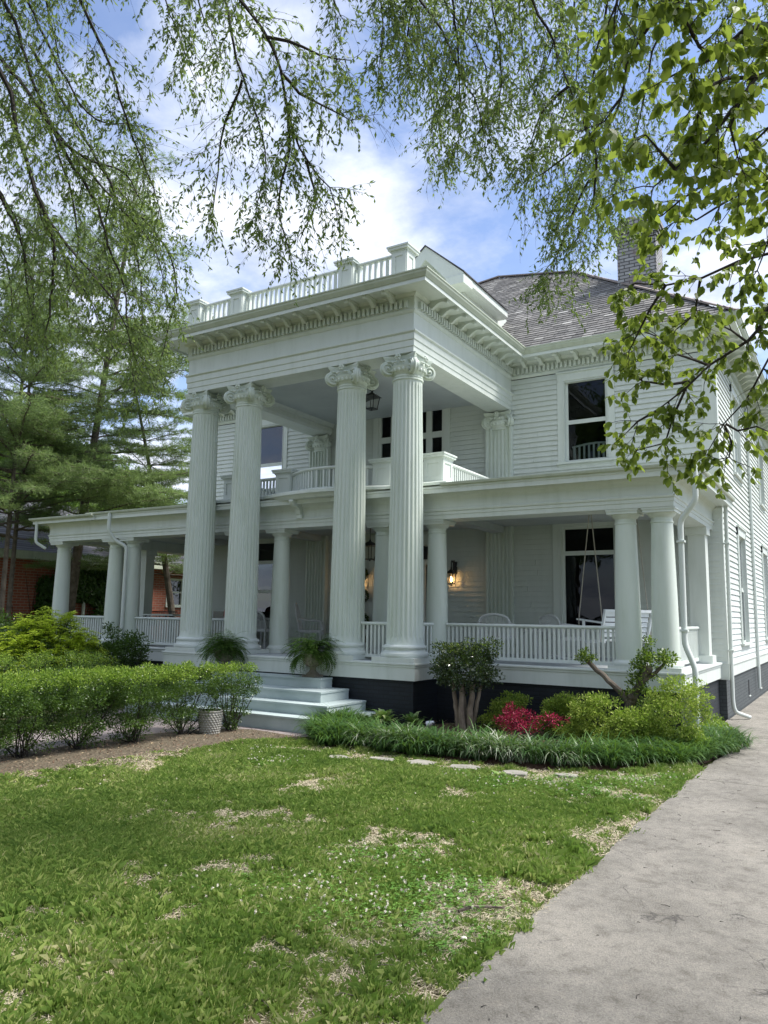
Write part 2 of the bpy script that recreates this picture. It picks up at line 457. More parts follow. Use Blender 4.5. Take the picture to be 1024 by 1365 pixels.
# openings in the front wall: (x0, x1, z0, z1)
W_UR = (1.50, 2.42, 4.06, 5.84)
W_LR = (1.38, 2.52, .55, 2.67)
W_UL = (-7.14, -6.2, 4.06, 5.84)
W_LL = (-7.14, -6.22, .55, 2.67)
D_UP = (-3.2, -1.38, 3.0, 5.80)
D_LO = (-3.25, -1.55, 0, 2.60)
op = [W_UR, W_LR, W_UL, W_LL, D_UP, D_LO]
fw = clap('x', YW, HL+.02, HX-.02, -.02, 6.07, op, -1, 'front_wall')
sw_op = [(6.45, 7.5, .3, 2.6), (11.4, 12.5, .3, 2.6), (6.45, 7.5, 3.95, 5.75), (11.6, 12.6, 3.95, 5.75)]
sw = clap('y', HX, YW+.02, HB, -.05, 6.07, sw_op, 1, 'side_wall')
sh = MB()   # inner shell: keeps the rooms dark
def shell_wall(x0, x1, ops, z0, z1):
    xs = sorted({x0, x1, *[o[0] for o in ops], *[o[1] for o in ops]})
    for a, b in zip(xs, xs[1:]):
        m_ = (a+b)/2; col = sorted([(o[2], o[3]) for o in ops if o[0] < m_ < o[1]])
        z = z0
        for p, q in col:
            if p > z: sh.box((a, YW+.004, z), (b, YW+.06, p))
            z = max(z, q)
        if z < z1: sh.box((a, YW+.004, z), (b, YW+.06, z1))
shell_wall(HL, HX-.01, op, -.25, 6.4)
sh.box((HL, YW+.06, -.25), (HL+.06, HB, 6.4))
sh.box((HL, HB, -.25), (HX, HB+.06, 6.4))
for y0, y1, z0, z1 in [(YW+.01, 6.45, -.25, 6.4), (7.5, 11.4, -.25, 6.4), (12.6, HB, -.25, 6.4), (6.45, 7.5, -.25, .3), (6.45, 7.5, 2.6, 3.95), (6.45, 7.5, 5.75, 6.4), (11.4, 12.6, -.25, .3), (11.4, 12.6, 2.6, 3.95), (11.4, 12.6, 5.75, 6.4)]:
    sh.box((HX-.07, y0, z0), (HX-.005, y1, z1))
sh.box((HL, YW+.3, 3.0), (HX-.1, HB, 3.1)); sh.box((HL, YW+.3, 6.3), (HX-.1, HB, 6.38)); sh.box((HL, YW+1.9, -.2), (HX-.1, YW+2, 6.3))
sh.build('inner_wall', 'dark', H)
# left side clapboards
clap('y', HL, YW+.02, HB, -.05, 6.07, [], -1, 'side_wall')
# corner boards
cb = MB()
cb.box((HX-.23, YW-.035, -.05), (HX+.028, YW, 6.08)); cb.box((HX-.002, YW, -.05), (HX+.03, YW+.14, 6.08))
cb.box((HX-.26, YW-.06, -.32), (HX+.05, YW-.035, -.02)); cb.box((HX-.26, YW-.05, 2.78), (HX+.045, YW-.035, 2.9))
cb.build('corner_board', 'trim', H)
cb = MB(); cb.box((HL-.028, YW-.035, -.05), (HL+.2, YW, 6.08)); cb.box((HL-.03, YW, -.05), (HL+.002, YW+.14, 6.08)); cb.build('corner_board', 'trim', H)

# windows -----------------------------------------------------------
def window(o, rails, trim=.15, axis='x', c=YW, glass='glass', head=.17, mull=(), outward=-1, sill=True, name='window'):
    a0, a1, z0, z1 = o
    def B(mb, p, q):      # p/q: (along, depth outward, z)
        if axis == 'x': return mb.box((p[0], c+outward*p[1], p[2]), (q[0], c+outward*q[1], q[2]))
        return mb.box((c+outward*p[1], p[0], p[2]), (c+outward*q[1], q[0], q[2]))
    f = MB()
    B(f, (a0-trim, 0, z0), (a0, .045, z1)); B(f, (a1, 0, z0), (a1+trim, .045, z1))
    B(f, (a0-trim, 0, z1), (a1+trim, .048, z1+head)); B(f, (a0-trim-.02, 0, z1+head), (a1+trim+.02, .075, z1+head+.03))
    B(f, (a0-trim, 0, z1+.0), (a0-trim+.02, .06, z1-.0+head)) ; B(f, (a1+trim-.02, 0, z1), (a1+trim, .06, z1+head))
    B(f, (a0-.014, 0, z0), (a0+.001, .055, z1)); B(f, (a1-.001, 0, z0), (a1+.014, .055, z1))
    # jambs going inward
    B(f, (a0, 0, z0), (a0+.012, -.09, z1)); B(f, (a1-.012, 0, z0), (a1, -.09, z1)); B(f, (a0, 0, z1-.012), (a1, -.09, z1))
    fr = f.build(name, 'trim', H)
    if sill:
        s = MB(); B(s, (a0-trim-.03, -.09, z0-.045), (a1+trim+.03, .085, z0)); B(s, (a0-trim, 0, z0-.13), (a1+trim, .03, z0-.045))
        s.build('sill', 'trim', fr)
    zs = [z0]+list(rails)+[z1]
    s = MB(); pane = MB()
    edges = [a0+.012]+list(mull)+[a1-.012]
    for i, (p, q) in enumerate(zip(zs, zs[1:])):
        d = -.02-.03*((len(zs)-2-i) == 0)*0-.012*i
        for e0, e1 in zip(edges, edges[1:]):
            B(s, (e0, d, p), (e0+.05, d-.035, q)); B(s, (e1-.05, d, p), (e1, d-.035, q))
            B(s, (e0+.05, d, q-.045), (e1-.05, d-.035, q)); B(s, (e0+.05, d, p), (e1-.05, d-.035, p+.045))
            e = d-.018
            pv = [(e0+.05, p+.045), (e1-.05, p+.045), (e1-.05, q-.045), (e0+.05, q-.045)]
            pane.add([(a, c+outward*e, z) if axis == 'x' else (c+outward*e, a, z) for a, z in pv], [(0, 1, 2, 3)])
    s.build('sash', 'trim', fr)
    pane.build('pane', glass, fr)
    return fr
window(W_UR, [4.93])
window(W_LR, [2.12], trim=.18)
window(W_UL, [4.75], glass='glassr')
window(W_LL, [1.35, 2.12], trim=.18, glass='glassr')
for o in sw_op: window(o, [(o[2]+o[3])/2], axis='y', c=HX, outward=1, trim=.13)

# upper door set (three glazed leaves with transoms) and lower entrance
def door_set(x0, x1, z0, z1, splits, zt_, name, arch=False):
    c = YW; f = MB()
    f.box((x0-.14, c, z0), (x0, c-.05, z1)); f.box((x1, c, z0), (x1+.14, c-.05, z1)); f.box((x0-.14, c, z1), (x1+.14, c-.052, z1+.2)); f.box((x0-.17, c, z1+.2), (x1+.17, c-.09, z1+.235))
    fr = f.build(name, 'trim', H)
    g = MB(); p = MB(); leaf = MB()
    xs = [x0]+splits+[x1]
    for a, b in zip(xs, xs[1:]):
        g.box((a, c-.03, z0), (a+.07, c+.05, z1)); g.box((b-.07, c-.03, z0), (b, c+.05, z1))
        for q0, q1 in ((z0, zt_), (zt_, z1)):
            g.box((a+.07, c-.02, q1-.07), (b-.07, c+.04, q1)); g.box((a+.07, c-.02, q0), (b-.07, c+.04, q0+.07))
            p.add([(a+.07, c+.02, q0+.07), (b-.07, c+.02, q0+.07), (b-.07, c+.02, q1-.07), (a+.07, c+.02, q1-.07)], [(0, 1, 2, 3)])
    g.build('glazing_bar', 'trim', fr); p.build('pane', 'glass', fr)
    return fr
door_set(-3.2, -1.38, 3.12, 5.72, [-2.78, -1.8], 5.02, 'balcony_door')
ds = door_set(-3.25, -1.55, 0, 2.45, [-2.86, -1.94], 2.02, 'front_door')
arch = MB()
pts = [(-1.94+.02, 1.94)]+[(-2.4+.62*math.cos(a*PI/10), 1.94+.42*math.sin(a*PI/10)) for a in range(11)]
arch.prism([(-2.4+.86*math.cos(a*PI/12), 2.07+.40*math.sin(a*PI/12)) for a in range(13)], 'y', YW-.075, YW-.054)
arch.build('fanlight', 'dark', ds)

# fluted pilasters and giant columns --------------------------------
def ring_fluted(r, z, n=24, depth=.1):
    vs = []
    for k in range(n):
        a0 = 2*PI*k/n; w_ = 2*PI/n
        for t, d in ((-.5, 0), (-.36, 0), (-.27, .55), (-.12, .9), (0, 1), (.12, .9), (.27, .55), (.36, 0)):
            rr = r*(1-depth*d); a = a0+t*w_
            vs.append((rr*math.cos(a), rr*math.sin(a), z))
    return vs
def shaft_mesh(r0, r1, z0, z1):
    rows = [(z0, r0*1.06, 0), (z0+.03, r0*1.02, 0), (z0+.06, r0, 0), (z0+.10, r0, .02), (z0+.15, r0, .085)]
    for i in range(1, 11):
        t = i/11; z = z0+.15+(z1-z0-.3)*t
        rows.append((z, r0+(r1-r0)*(t**1.35), .085))
    rows += [(z1-.15, r1, .085), (z1-.10, r1, .02), (z1-.07, r1, 0), (z1-.05, r1*1.0, 0), (z1-.045, r1*1.07, 0), (z1-.015, r1*1.07, 0), (z1-.01, r1, 0), (z1, r1, 0)]
    mb = MB(); k = 24*8
    for z, r, d in rows: mb.v += ring_fluted(r, z, depth=d)
    mb.f = [(i*k+j, i*k+(j+1) % k, (i+1)*k+(j+1) % k, (i+1)*k+j) for i in range(len(rows)-1) for j in range(k)]
    return mb
CAPZ = 4.93
def capital_mesh():
    mb = MB(); z = 0    # local z=0 at CAPZ
    mb.lathe([(.26, 0), (.275, .015), (.275, .04), (.262, .05), (.27, .07), (.31, .12), (.335, .17), (.34, .2), (.30, .21), (.30, .30)], n=32)
    for k in range(24):       # egg and dart
        a = 2*PI*k/24; mb.ball((.318*math.cos(a), .318*math.sin(a), .135), .026, 5, 1.5)
    # abacus with concave sides
    def ab(r, zz):
        vs = []
        for q in range(4):
            a = PI/4+q*PI/2; b = a+PI/2
            p0 = Vector((r*math.cos(a), r*math.sin(a), 0)); p1 = Vector((r*math.cos(b), r*math.sin(b), 0))
            for t in (0.04, .2, .35, .5, .65, .8, .96):
                p = p0.lerp(p1, t); n_ = Vector((math.cos(a+PI/4), math.sin(a+PI/4), 0))
                p -= n_*(.22*r*(1-(2*t-1)**2)); vs.append((p.x, p.y, zz))
        return vs
    rows = [ab(.44, .30), ab(.455, .315), ab(.455, .345), ab(.47, .355), ab(.49, .385), ab(.49, .405)]
    k = 28; o = len(mb.v)
    for r_w in rows: mb.v += r_w
    mb.f += [(o+i*k+j, o+i*k+(j+1) % k, o+(i+1)*k+(j+1) % k, o+(i+1)*k+j) for i in range(5) for j in range(k)]
    mb.f += [tuple(o+j for j in range(k-1, -1, -1)), tuple(o+5*k+j for j in range(k))]
    # volutes on the diagonals and flowers between them
    for q in range(4):
        a = PI/4+q*PI/2; ca, sa = math.cos(a), math.sin(a)
        def T(u, v, z_): return (u*ca-v*sa, u*sa+v*ca, z_)
        cu, cz = .375, .175
        m2 = MB()
        m2.prism([(cu+.115*math.cos(t*PI/9), cz+.115*math.sin(t*PI/9)) for t in range(18)], 'y', -.05, .05)
        m2.prism([(.24, .22), (.24, .30), (.40, .31), (.44, .27), (.42, .22)], 'y', -.045, .045)
        for s_ in (-1, 1):
            sp = []
            for i in range(34):
                t = i/33; th = PI*.5+t*PI*4.2; rr = .118*(1-t)**.85+.012
                sp.append((cu+rr*math.cos(-th*1)*1, s_*.056, cz+rr*math.sin(th)*1))
            sp = [(x, y+s_*.012*(i/33), zz) for i, (x, y, zz) in enumerate(sp)]
            m2.tube(sp, .017, 5, .010)
            m2.ball((cu, s_*.07, cz), .024, 6)
            m2.tube([(cu+.02, s_*.06, cz+.118), (.30, s_*.075, .30), (.22, s_*.13, .29)], .016, 5)
        # outer edge band of the scroll
        m2.tube([(cu+.122*math.cos(t*PI/8), 0, cz+.122*math.sin(t*PI/8)) for t in range(-7, 7)], .022, 6)
        m2.v = [T(*v) for v in m2.v]
        mb.merge(m2)
        b = q*PI/2
        fx, fy = .365*math.cos(b), .365*math.sin(b)
        for i in range(6):
            t = i*PI/3; mb.ball((fx-math.sin(b)*.04*math.cos(t), fy+math.cos(b)*.04*math.cos(t), .345+.04*math.sin(t)), .026, 5)
        mb.ball((fx*1.06, fy*1.06, .345), .024, 5)
        for i in (-2, -1, 1, 2):
            mb.ball((fx*.93-math.sin(b)*.055*i, fy*.93+math.cos(b)*.055*i, .27-.008*abs(i)), .026, 5, .8)
    return mb
def col_base_mesh(r):
    mb = MB(); mb.box((-.41, -.41, 0), (.41, .41, .075))
    mb.lathe([(.40, .075), (.415, .09), (.42, .115), (.41, .145), (.375, .16), (.365, .17), (.35, .195), (.36, .215), (.375, .225), (.38, .245), (.37, .265), (.345, .275), (r*1.06, .285)], n=40)
    return mb
gc = shaft_mesh(.315, .262, .275, CAPZ+.01).build('fluted_column', 'column', H, True, (0+2.46, -4.2, -GZ), 50)
capm = capital_mesh().build('capital', 'column', gc, True, (0, 0, CAPZ), 40)
bas = col_base_mesh(.315).build('base', 'trim', gc, True, (0, 0, 0), 40)
for x in COLX[1:]: copy_tree(gc, H, (x+2.46, -4.2, -GZ))
# pilasters
def pilaster(x0, x1, z0, z1, cap):
    mb = MB(); n = 6; d = .13; w_ = (x1-x0-.07)/n
    y = YW-.02
    def outline():
        pts = [(x0, y), (x0, y-d), (x0+.035, y-d)]
        for k in range(n):
            a = x0+.035+k*w_
            for t, q in ((.14, 0), (.2, .022), (.35, .034), (.5, .038), (.65, .034), (.8, .022), (.86, 0)):
                pts.append((a+t*w_, y-d+q))
        pts += [(x1-.035, y-d), (x1, y-d), (x1, y)]
        return pts
    o_ = outline()
    mb.prism(o_, 'z', z0+.16, z1)
    mb.box((x0-.03, y-d-.03, z0), (x1+.03, y, z0+.159))
    p = mb.build('pilaster', 'column', H)
    if cap:
        c = capm.copy(); COL.objects.link(c); c.parent = p
        c.location = (-p.location.x+0, 0, 0)
        off = Vector((0, 0, 0)); q = p
        while q: off += q.location; q = q.parent
        c.location = Vector(((x0+x1)/2, YW+.04, CAPZ-.02))-off
        c.scale = (1.0, .78, 1)
    return p
PC = -2.46
pilaster(-.29, .32, 0, 2.735, False); pilaster(-.29, .32, 3.16, 4.98, True)
pilaster(2*PC-.32, 2*PC+.29, 0, 2.735, False); pilaster(2*PC-.32, 2*PC+.29, 3.16, 4.98, True)

# portico entablature ------------------------------------------------
zb = 5.345
ent = [(ER, YW), (ER, YE), (EL, YE), (EL, YW)]
e = MB().sweep(ent, [(-.56, 5.60), (-.56, zb+.05), (-.52, zb), (-.02, zb), (0, zb+.002), (0, 5.44), (.008, 5.445), (.014, 5.45), (.014, 5.555), (.022, 5.56), (.03, 5.57), (.03, 5.68), (.045, 5.69), (.062, 5.705), (.062, 5.73), (.02, 5.745), (0.0, 5.75), (0.0, 6.055)])
e.build('entablature', 'trim', H)
MB().box((EL+.5, YE+.5, 5.60), (ER-.5, YW+.0, 5.64)).build('portico_ceiling', 'ceiling', H)
cm = MB()
cm.sweep([(ER-.56, YW-.02), (ER-.56, YE+.56), (EL+.56, YE+.56), (EL+.56, YW-.02)][::-1], [(0, 5.50), (.03, 5.51), (.05, 5.56), (.09, 5.6)])
cm.build('ceiling_moulding', 'trim', H)
# cornice that runs round the portico and along the house walls
corn = [(HX, HB), (HX, YW), (ER, YW), (ER, YE), (EL, YE), (EL, YW), (HL, YW), (HL, HB)]
cpro = [(0, 6.055), (.012, 6.06), (.03, 6.085), (.04, 6.11), (.04, 6.115), (.022, 6.12), (.022, 6.345), (.05, 6.352), (.07, 6.37), (.09, 6.40), (.46, 6.40), (.46, 6.36), (.475, 6.36), (.475, 6.43), (.49, 6.44)]
c = MB().sweep(corn, cpro).build('cornice', 'trim', H)
# dentils
def run(p, q, step, inset=.05):
    p = Vector(p); q = Vector(q); d = q-p; Ln = d.length; d.normalize(); n = int((Ln-2*inset)/step)
    s0 = (Ln-n*step)/2
    return [(p+d*(s0+step*(i+.5)), d, Vector((-d.y, d.x))) for i in range(n)]
for p, q in zip(corn, corn[1:]):
    dn = MB()
    for c0, d, nn in run(p, q, .098):
        if c0.y > 12: continue
        a = c0-d*.026; b = c0+d*.026
        vs = [(a.x+nn.x*o, a.y+nn.y*o, z) for o, z in ((.02, 6.15), (.085, 6.15), (.085, 6.28), (.02, 6.28))]+[(b.x+nn.x*o, b.y+nn.y*o, z) for o, z in ((.02, 6.15), (.085, 6.15), (.085, 6.28), (.02, 6.28))]
        dn.add(vs, [(0, 1, 2, 3), (7, 6, 5, 4), (0, 4, 5, 1), (1, 5, 6, 2), (2, 6, 7, 3), (3, 7, 4, 0)])
    if dn.v: dn.build('dentil_band', 'trim', c)
# modillions: scrolled brackets under the soffit
def modillion():
    mb = MB(); top = [(.05, .0), (.43, .0)]
    low = [(.43, -.045), (.415, -.06), (.39, -.062), (.375, -.05), (.33, -.035), (.28, -.035), (.22, -.05), (.17, -.075), (.13, -.10), (.10, -.105), (.07, -.095), (.05, -.07)]
    mb.prism([(u, v) for u, v in top+low], 'x', -.045, .045)
    mb.prism([(.02, 0), (.45, 0), (.45, -.014), (.02, -.014)], 'x', -.06, .06)
    mb.tube([(-.05, .095, -.072), (.05, .095, -.072)], .036, 8)
    mb.tube([(-.05, .40, -.04), (.05, .40, -.04)], .022, 8)
    mb.v = [(x*.82, y, z*1.35) for x, y, z in mb.v]
    return mb
mod0 = None
def L0of(o):
    L_ = Vector((0, 0, 0))
    while o: L_ += o.location; o = o.parent
    return L_
cl0 = L0of(c)
for (p, q) in zip(corn, corn[1:]):
    for c0, d, nn in run(p, q, .39, .12):
        if c0.y > 13: continue
        if mod0 is None:
            mod0 = modillion().build('modillion', 'trim', c, False, (0, 0, 0)); o = mod0
        else:
            o = mod0.copy(); COL.objects.link(o); o.parent = c
        o.location = Vector((c0.x, c0.y, 6.40))-cl0
        o.rotation_euler = (0, 0, math.atan2(-nn.x, nn.y))
# gutters
gpro = [(.44, 6.43), (.488, 6.43), (.50, 6.45), (.515, 6.475), (.53, 6.50), (.535, 6.53), (.55, 6.545), (.55, 6.565), (.525, 6.565), (.52, 6.50), (.44, 6.49)]
MB().sweep(corn, gpro, True).build('gutter', 'gutter', H)
# portico roof deck
MB().box((EL-.5, YE-.5, 6.50), (ER+.5, YW-.4, 6.54)).build('portico_roof', 'gutter', H)

# main hipped roof of slates ----------------------------------------
ex0, ex1, ey0, ey1, ez = HL-.53, HX+.53, YW-.52, HB+.5, 6.54
A0 = Vector((-2.28, 9.6, 6.54+(10.3-6.54)/(8.45-3.68)*(9.6-3.68))); P1 = Vector((.42, 8.45, 10.3)); P0 = Vector((-4.98, 8.45, 10.3))
cR, cL = Vector((ex1, ey0, ez)), Vector((ex0, ey0, ez)); bR, bL = Vector((ex1, ey1, ez)), Vector((ex0, ey1, ez))
P1b, P0b, Ab = Vector((.42, 13.3, 10.3)), Vector((-4.98, 13.3, 10.3)), Vector((-2.28, 12.2, A0.z))
V = [cL, cR, P1, A0, P0, bR, bL, P1b, P0b, Ab]
rf = MB().add([v-Vector((0, 0, .02)) for v in V], [(0, 1, 2, 3, 4), (1, 5, 7, 2), (2, 7, 9, 3), (5, 6, 8, 9, 7), (6, 0, 4, 8), (4, 3, 9, 8)])
roof = rf.build('roof', 'slate', H)
def slates(origin, along, up_, width, poly2d, sw_=.235, rh=.155):
    """fill poly2d (in along/up coordinates) with slates"""
    n = along.cross(up_).normalized(); vs = []
    rnd = random.Random(3)
    def inside(x, y):
        r = False; m = len(poly2d); j = m-1
        for i in range(m):
            xi, yi = poly2d[i]; xj, yj = poly2d[j]
            if (yi > y) != (yj > y) and x < (xj-xi)*(y-yi)/(yj-yi)+xi: r = not r
            j = i
        return r
    ymax = max(p[1] for p in poly2d); rows = int(ymax/rh)+1
    for i in range(rows):
        y = i*rh; x = -sw_*(i % 2)*.5-rnd.random()*.02
        while x < width:
            w_ = sw_*rnd.uniform(.92, 1.06)
            if inside(x+w_/2, min(y+rh*.5, ymax-.01)):
                t = .018+rnd.uniform(0, .006); dy_ = rnd.uniform(-.008, .008)
                a = origin+along*(x+.004)+up_*(y+dy_); b = origin+along*(x+w_-.004)+up_*(y+dy_)
                c_ = origin+along*(x+w_-.004)+up_*(y+rh*1.25); d_ = origin+along*(x+.004)+up_*(y+rh*1.25)
                vs.append([a+n*t, b+n*t, c_+n*.003, d_+n*.003]); 
                vs.append([a-n*.005, b-n*.005, b+n*t, a+n*t])
            x += w_
    return np.array([[tuple(p) for p in q] for q in vs])
def plane2d(origin, along, pts):
    nrm = None
    a = along.normalized(); w3 = [p-origin for p in pts]
    q = max(w3, key=lambda p: (p-a*p.dot(a)).length); up_ = (q-a*q.dot(a)).normalized()
    return a, up_, [(p.dot(a), p.dot(up_)) for p in w3]
a, u3, pl = plane2d(cL, cR-cL, [cL, cR, P1, A0, P0])
s1 = slates(cL, a, u3, (cR-cL).length, pl)
a, u3, pl = plane2d(cR, bR-cR, [cR, bR, P1b, P1])
s2 = slates(cR, a, u3, (bR-cR).length, pl)
np_mesh('slates', np.concatenate([s1, s2]), 4, 'slate', roof, -L0of(roof))
hp = MB()
for p, q in ((cR, P1), (P1, A0), (A0, P0), (P0, cL), (P1, P1b)):
    hp.bar(p+Vector((0, 0, .03)), q+Vector((0, 0, .03)), .16, .035)
hp.build('hip_flashing', simple('hip_metal', (.20, .16, .14), (.30, .25, .23), 4, .6, .1), roof)

# chimney
ch = MB(); cx0, cx1, cy0, cy1 = 2.12, 3.03, 6.5, 7.25
ch.box((cx0, cy0, 7.0), (cx1, cy1, 9.86))
for k, (o, z) in enumerate(((.03, 9.86), (.06, 9.95), (.09, 10.04), (.12, 10.13))):
    ch.box((cx0-o, cy0-o, z), (cx1+o, cy1+o, z+.09))
ch.box((cx0+.03, cy0+.03, 10.22), (cx1-.03, cy1-.03, 10.42))
cho = ch.build('chimney', 'chimney', H)
fp = MB()
for x in (2.38, 2.78): fp.lathe([(.12, 0), (.12, .14), (.14, .14), (.14, .18), (.09, .18), (.09, .02)], (x, 6.87, 10.42), 14)
fp.build('flue', 'urn', cho)

# gabled dormer behind the portico balustrade
dm = MB(); dX, dY, dz = -1.05, 2.55, 8.05; hw = .92; back = 4.9
dm.prism([(dX-hw+.25, 6.9), (dX+hw-.25, 6.9), (dX+hw-.25, dz), (dX, dz+.48), (dX-hw+.25, dz)], 'y', dY+.42, 6.2)
do = dm.build('dormer', 'trim', H)
dr = MB()
for s_ in (-1, 1):
    p = [(dX, dz+.80), (dX+s_*hw, dz), (dX+s_*hw, dz-.16), (dX+s_*(hw-.08), dz-.20), (dX+s_*(hw-.3), dz-.20), (dX, dz+.50)]
    dr.prism(p, 'y', dY, 5.0)
dr.box((dX+hw-.40, dY-.03, dz-.24), (dX+hw+.02, dY+.42, dz-.06)); dr.box((dX-hw-.02, dY-.03, dz-.24), (dX-hw+.40, dY+.42, dz-.06))
dr.build('raking_cornice', 'trim', do)
sl_ = MB()
for s_ in (-1, 1):
    sl_.prism([(dX, dz+.835), (dX+s_*(hw+.03), dz+.02), (dX+s_*(hw+.03), dz-.01), (dX, dz+.80)], 'y', dY-.02, 5.02)
sl_.build('dormer_roof', simple('dormer_felt', (.04, .04, .045), (.07, .07, .07), 4), do)

# roof balustrade over the portico -----------------------------------
def pedestal(x, y, z0, w_, h, name='pedestal', parent=H):
    mb = MB(); a = w_/2
    mb.box((x-a-.03, y-a-.03, z0), (x+a+.03, y+a+.03, z0+.07))
    mb.box((x-a, y-a, z0+.07), (x+a, y+a, z0+h-.10))
    # raised stiles framing a sunk panel, per side
    e_ = .016
    for s_ in (-1, 1):
        for (u0, u1, v0, v1) in ((-a, -a+.07, .07, h-.10), (a-.07, a, .07, h-.10), (-a+.07, a-.07, .07, .15), (-a+.07, a-.07, h-.18, h-.10)):
            f0, f1 = sorted((y+s_*a, y+s_*(a+e_))); mb.box((x+u0, f0, z0+v0), (x+u1, f1, z0+v1))
            f0, f1 = sorted((x+s_*a, x+s_*(a+e_))); mb.box((f0, y+u0+.001, z0+v0), (f1, y+u1-.001, z0+v1))
    mb.box((x-a-.025, y-a-.025, z0+h-.10), (x+a+.025, y+a+.025, z0+h-.07))
    mb.box((x-a-.06, y-a-.06, z0+h-.07), (x+a+.06, y+a+.06, z0+h-.03))
    mb.box((x-a-.075, y-a-.075, z0+h-.03), (x+a+.075, y+a+.075, z0+h))
    return mb.build(name, 'trim', parent)
def railing(path, z0, z1, bw=.034, sp=.078, name='railing', rail_w=.085, parent=H, mat='trim', bottom=.07):
    bal = MB(); cum = []
    for p, q in zip(path, path[1:]):
        p = Vector((*p, 0)); q = Vector((*q, 0)); d = (q-p); Ln = d.length; n = max(1, int(Ln/sp)); d.normalize()
        for i in range(n):
            c_ = p+d*(Ln*(i+.5)/n); a = c_+Vector((0, 0, z0+bottom)); b = c_+Vector((0, 0, z1-.05))
            bal.bar(a, b, bw, bw, up=tuple(d))
    o = bal.build(name, mat, parent)
    k = rail_w/2
    MB().sweep(path, [(-k, z1-.02), (-k*.8, z1), (k*.8, z1), (k, z1-.02), (k, z1-.035), (k*.55, z1-.055), (-k*.55, z1-.055), (-k, z1-.035)], True).build('handrail', mat, o)
    k *= .62
    MB().sweep(path, [(-k, z0+bottom), (k, z0+bottom), (k, z0+bottom-.055), (-k, z0+bottom-.055)], True).build('bottom_rail', mat, o)
    return o
ZR = 6.545; BY = -.62+.2
PX = [.12, -1.02, -3.66, -4.83]
for x in PX: pedestal(x, BY, ZR, .29, .66)
for a, b in zip(PX, PX[1:]): railing([(a-.145, BY), (b+.145, BY)], ZR, ZR+.60, sp=.115, bw=.045)
railing([(PX[0], BY+.17), (PX[0], 2.4)], ZR, ZR+.60, sp=.115, bw=.045) if False else None

# lower porch: columns, frieze, roof ---------------------------------
pc = MB()
pc.lathe([(.2, .13), (.2, .16), (.198, .6), (.19, 1.1), (.178, 1.6), (.167, 2.0), (.162, 2.24), (.172, 2.245), (.172, 2.265), (.160, 2.27), (.160, 2.33)], n=28)
pco = pc.build('porch_column', 'column', H, True, (0, 0, 0), 40)
b = MB(); b.box((-.26, -.26, 0), (.26, .26, .06)); b.lathe([(.24, .06), (.25, .075), (.25, .10), (.235, .12), (.21, .13), (.2, .15)], n=28)
b.build('base', 'trim', pco, True, (0, 0, 0), 40)
b = MB(); b.lathe([(.160, 2.32), (.165, 2.33), (.185, 2.345), (.205, 2.37), (.212, 2.395)], n=28); b.box((-.235, -.235, 2.395), (.235, .235, 2.44)); b.box((-.25, -.25, 2.44), (.25, .25, 2.468))
b.build('capital', 'trim', pco, True, (0, 0, 0), 40)
PCX = [(4.13, YP), (3.576, YP), (.227, YP), (-.897, YP), (-3.344, YP), (-4.47, YP), (-7.761, YP), (-8.365, YP), (-10.32, YP)]
pco.location = Vector((*PCX[0], 0))-L0of(H)
for x, y in PCX[1:]: copy_tree(pco, H, Vector((x, y, 0))-L0of(H))
# square piers at the wall ends
def pier(x, y):
    mb = MB(); mb.box((x-.15, y-.15, .14), (x+.15, y+.15, 2.38)); mb.box((x-.21, y-.21, 0), (x+.21, y+.21, .14)); mb.box((x-.19, y-.19, 2.33), (x+.19, y+.19, 2.468))
    mb.build('pier', 'trim', H)
pier(4.17, 3.62); pier(-10.32, 3.4)
fp_ = [(4.36, YW-.04), (4.36, .48), (-10.58, .48), (-10.58, 9)]
MB().sweep(fp_, [(-.46, 2.74), (-.46, 2.47), (0, 2.47), (0, 2.545), (.012, 2.55), (.012, 2.60), (.03, 2.612), (.035, 2.64), (.005, 2.655), (.005, 2.80), (.012, 2.83), (.03, 2.87), (.06, 2.905), (.085, 2.93)]).build('porch_frieze', 'trim', H)
MB().box((-10.2, .9, 2.74), (4.0, YW-.01, 2.76)).build('porch_ceiling', 'ceiling', H)
MB().box((-10.2, YW-.01, 2.74), (HL-.03, 9, 2.76)).build('porch_ceiling', 'ceiling', H)
bm_ = MB()
for x in (3.85, .0, -4.9, -8.06): MB().box((x-.14, .94, 2.60), (x+.14, YW-.16, 2.739)).build('ceiling_beam', 'ceiling', H)
# eave: soffit, fascia, thin roof edge
def eave(path, name='porch_eave'):
    MB().sweep(path, [(-.42, 2.93), (-.03, 2.93), (-.03, 2.905), (0, 2.905), (0, 2.975), (.012, 2.99), (.012, 3.02)]).build(name, 'trim', H)
er = [(4.70, YW+.05), (4.70, .26), (.6, .26)]
eave([(4.70, YW+.12), (4.70, .26), (-8.9, .26), (-8.9, .6)])
eave([(-8.6, .24), (-10.95, .24), (-10.95, 9)], 'porch_eave')
GP = [(-.02, 3.0), (.0, 3.0), (.015, 3.02), (.05, 3.03), (.06, 3.06), (.06, 3.075), (.045, 3.075), (.04, 3.045), (-.02, 3.03)]
MB().sweep([(4.70, YW+.12), (4.70, .26), (.55, .26)], GP, True).build('gutter', 'gutter', H)
MB().sweep([(-5.5, .26), (-8.9, .26)], GP, True).build('gutter', 'gutter', H)
MB().sweep([(-8.62, .22), (-10.97, .22), (-10.97, 9)], [(p, q-.03) for p, q in GP], True).build('gutter', 'gutter', H)
pr = MB()
pr.add([(4.70, YW+.12, 3.07), (4.70, .26, 3.055), (-8.9, .26, 3.055), (-8.9, YW, 3.20), (4.48, YW, 3.20)], [(0, 1, 2, 3, 4)])
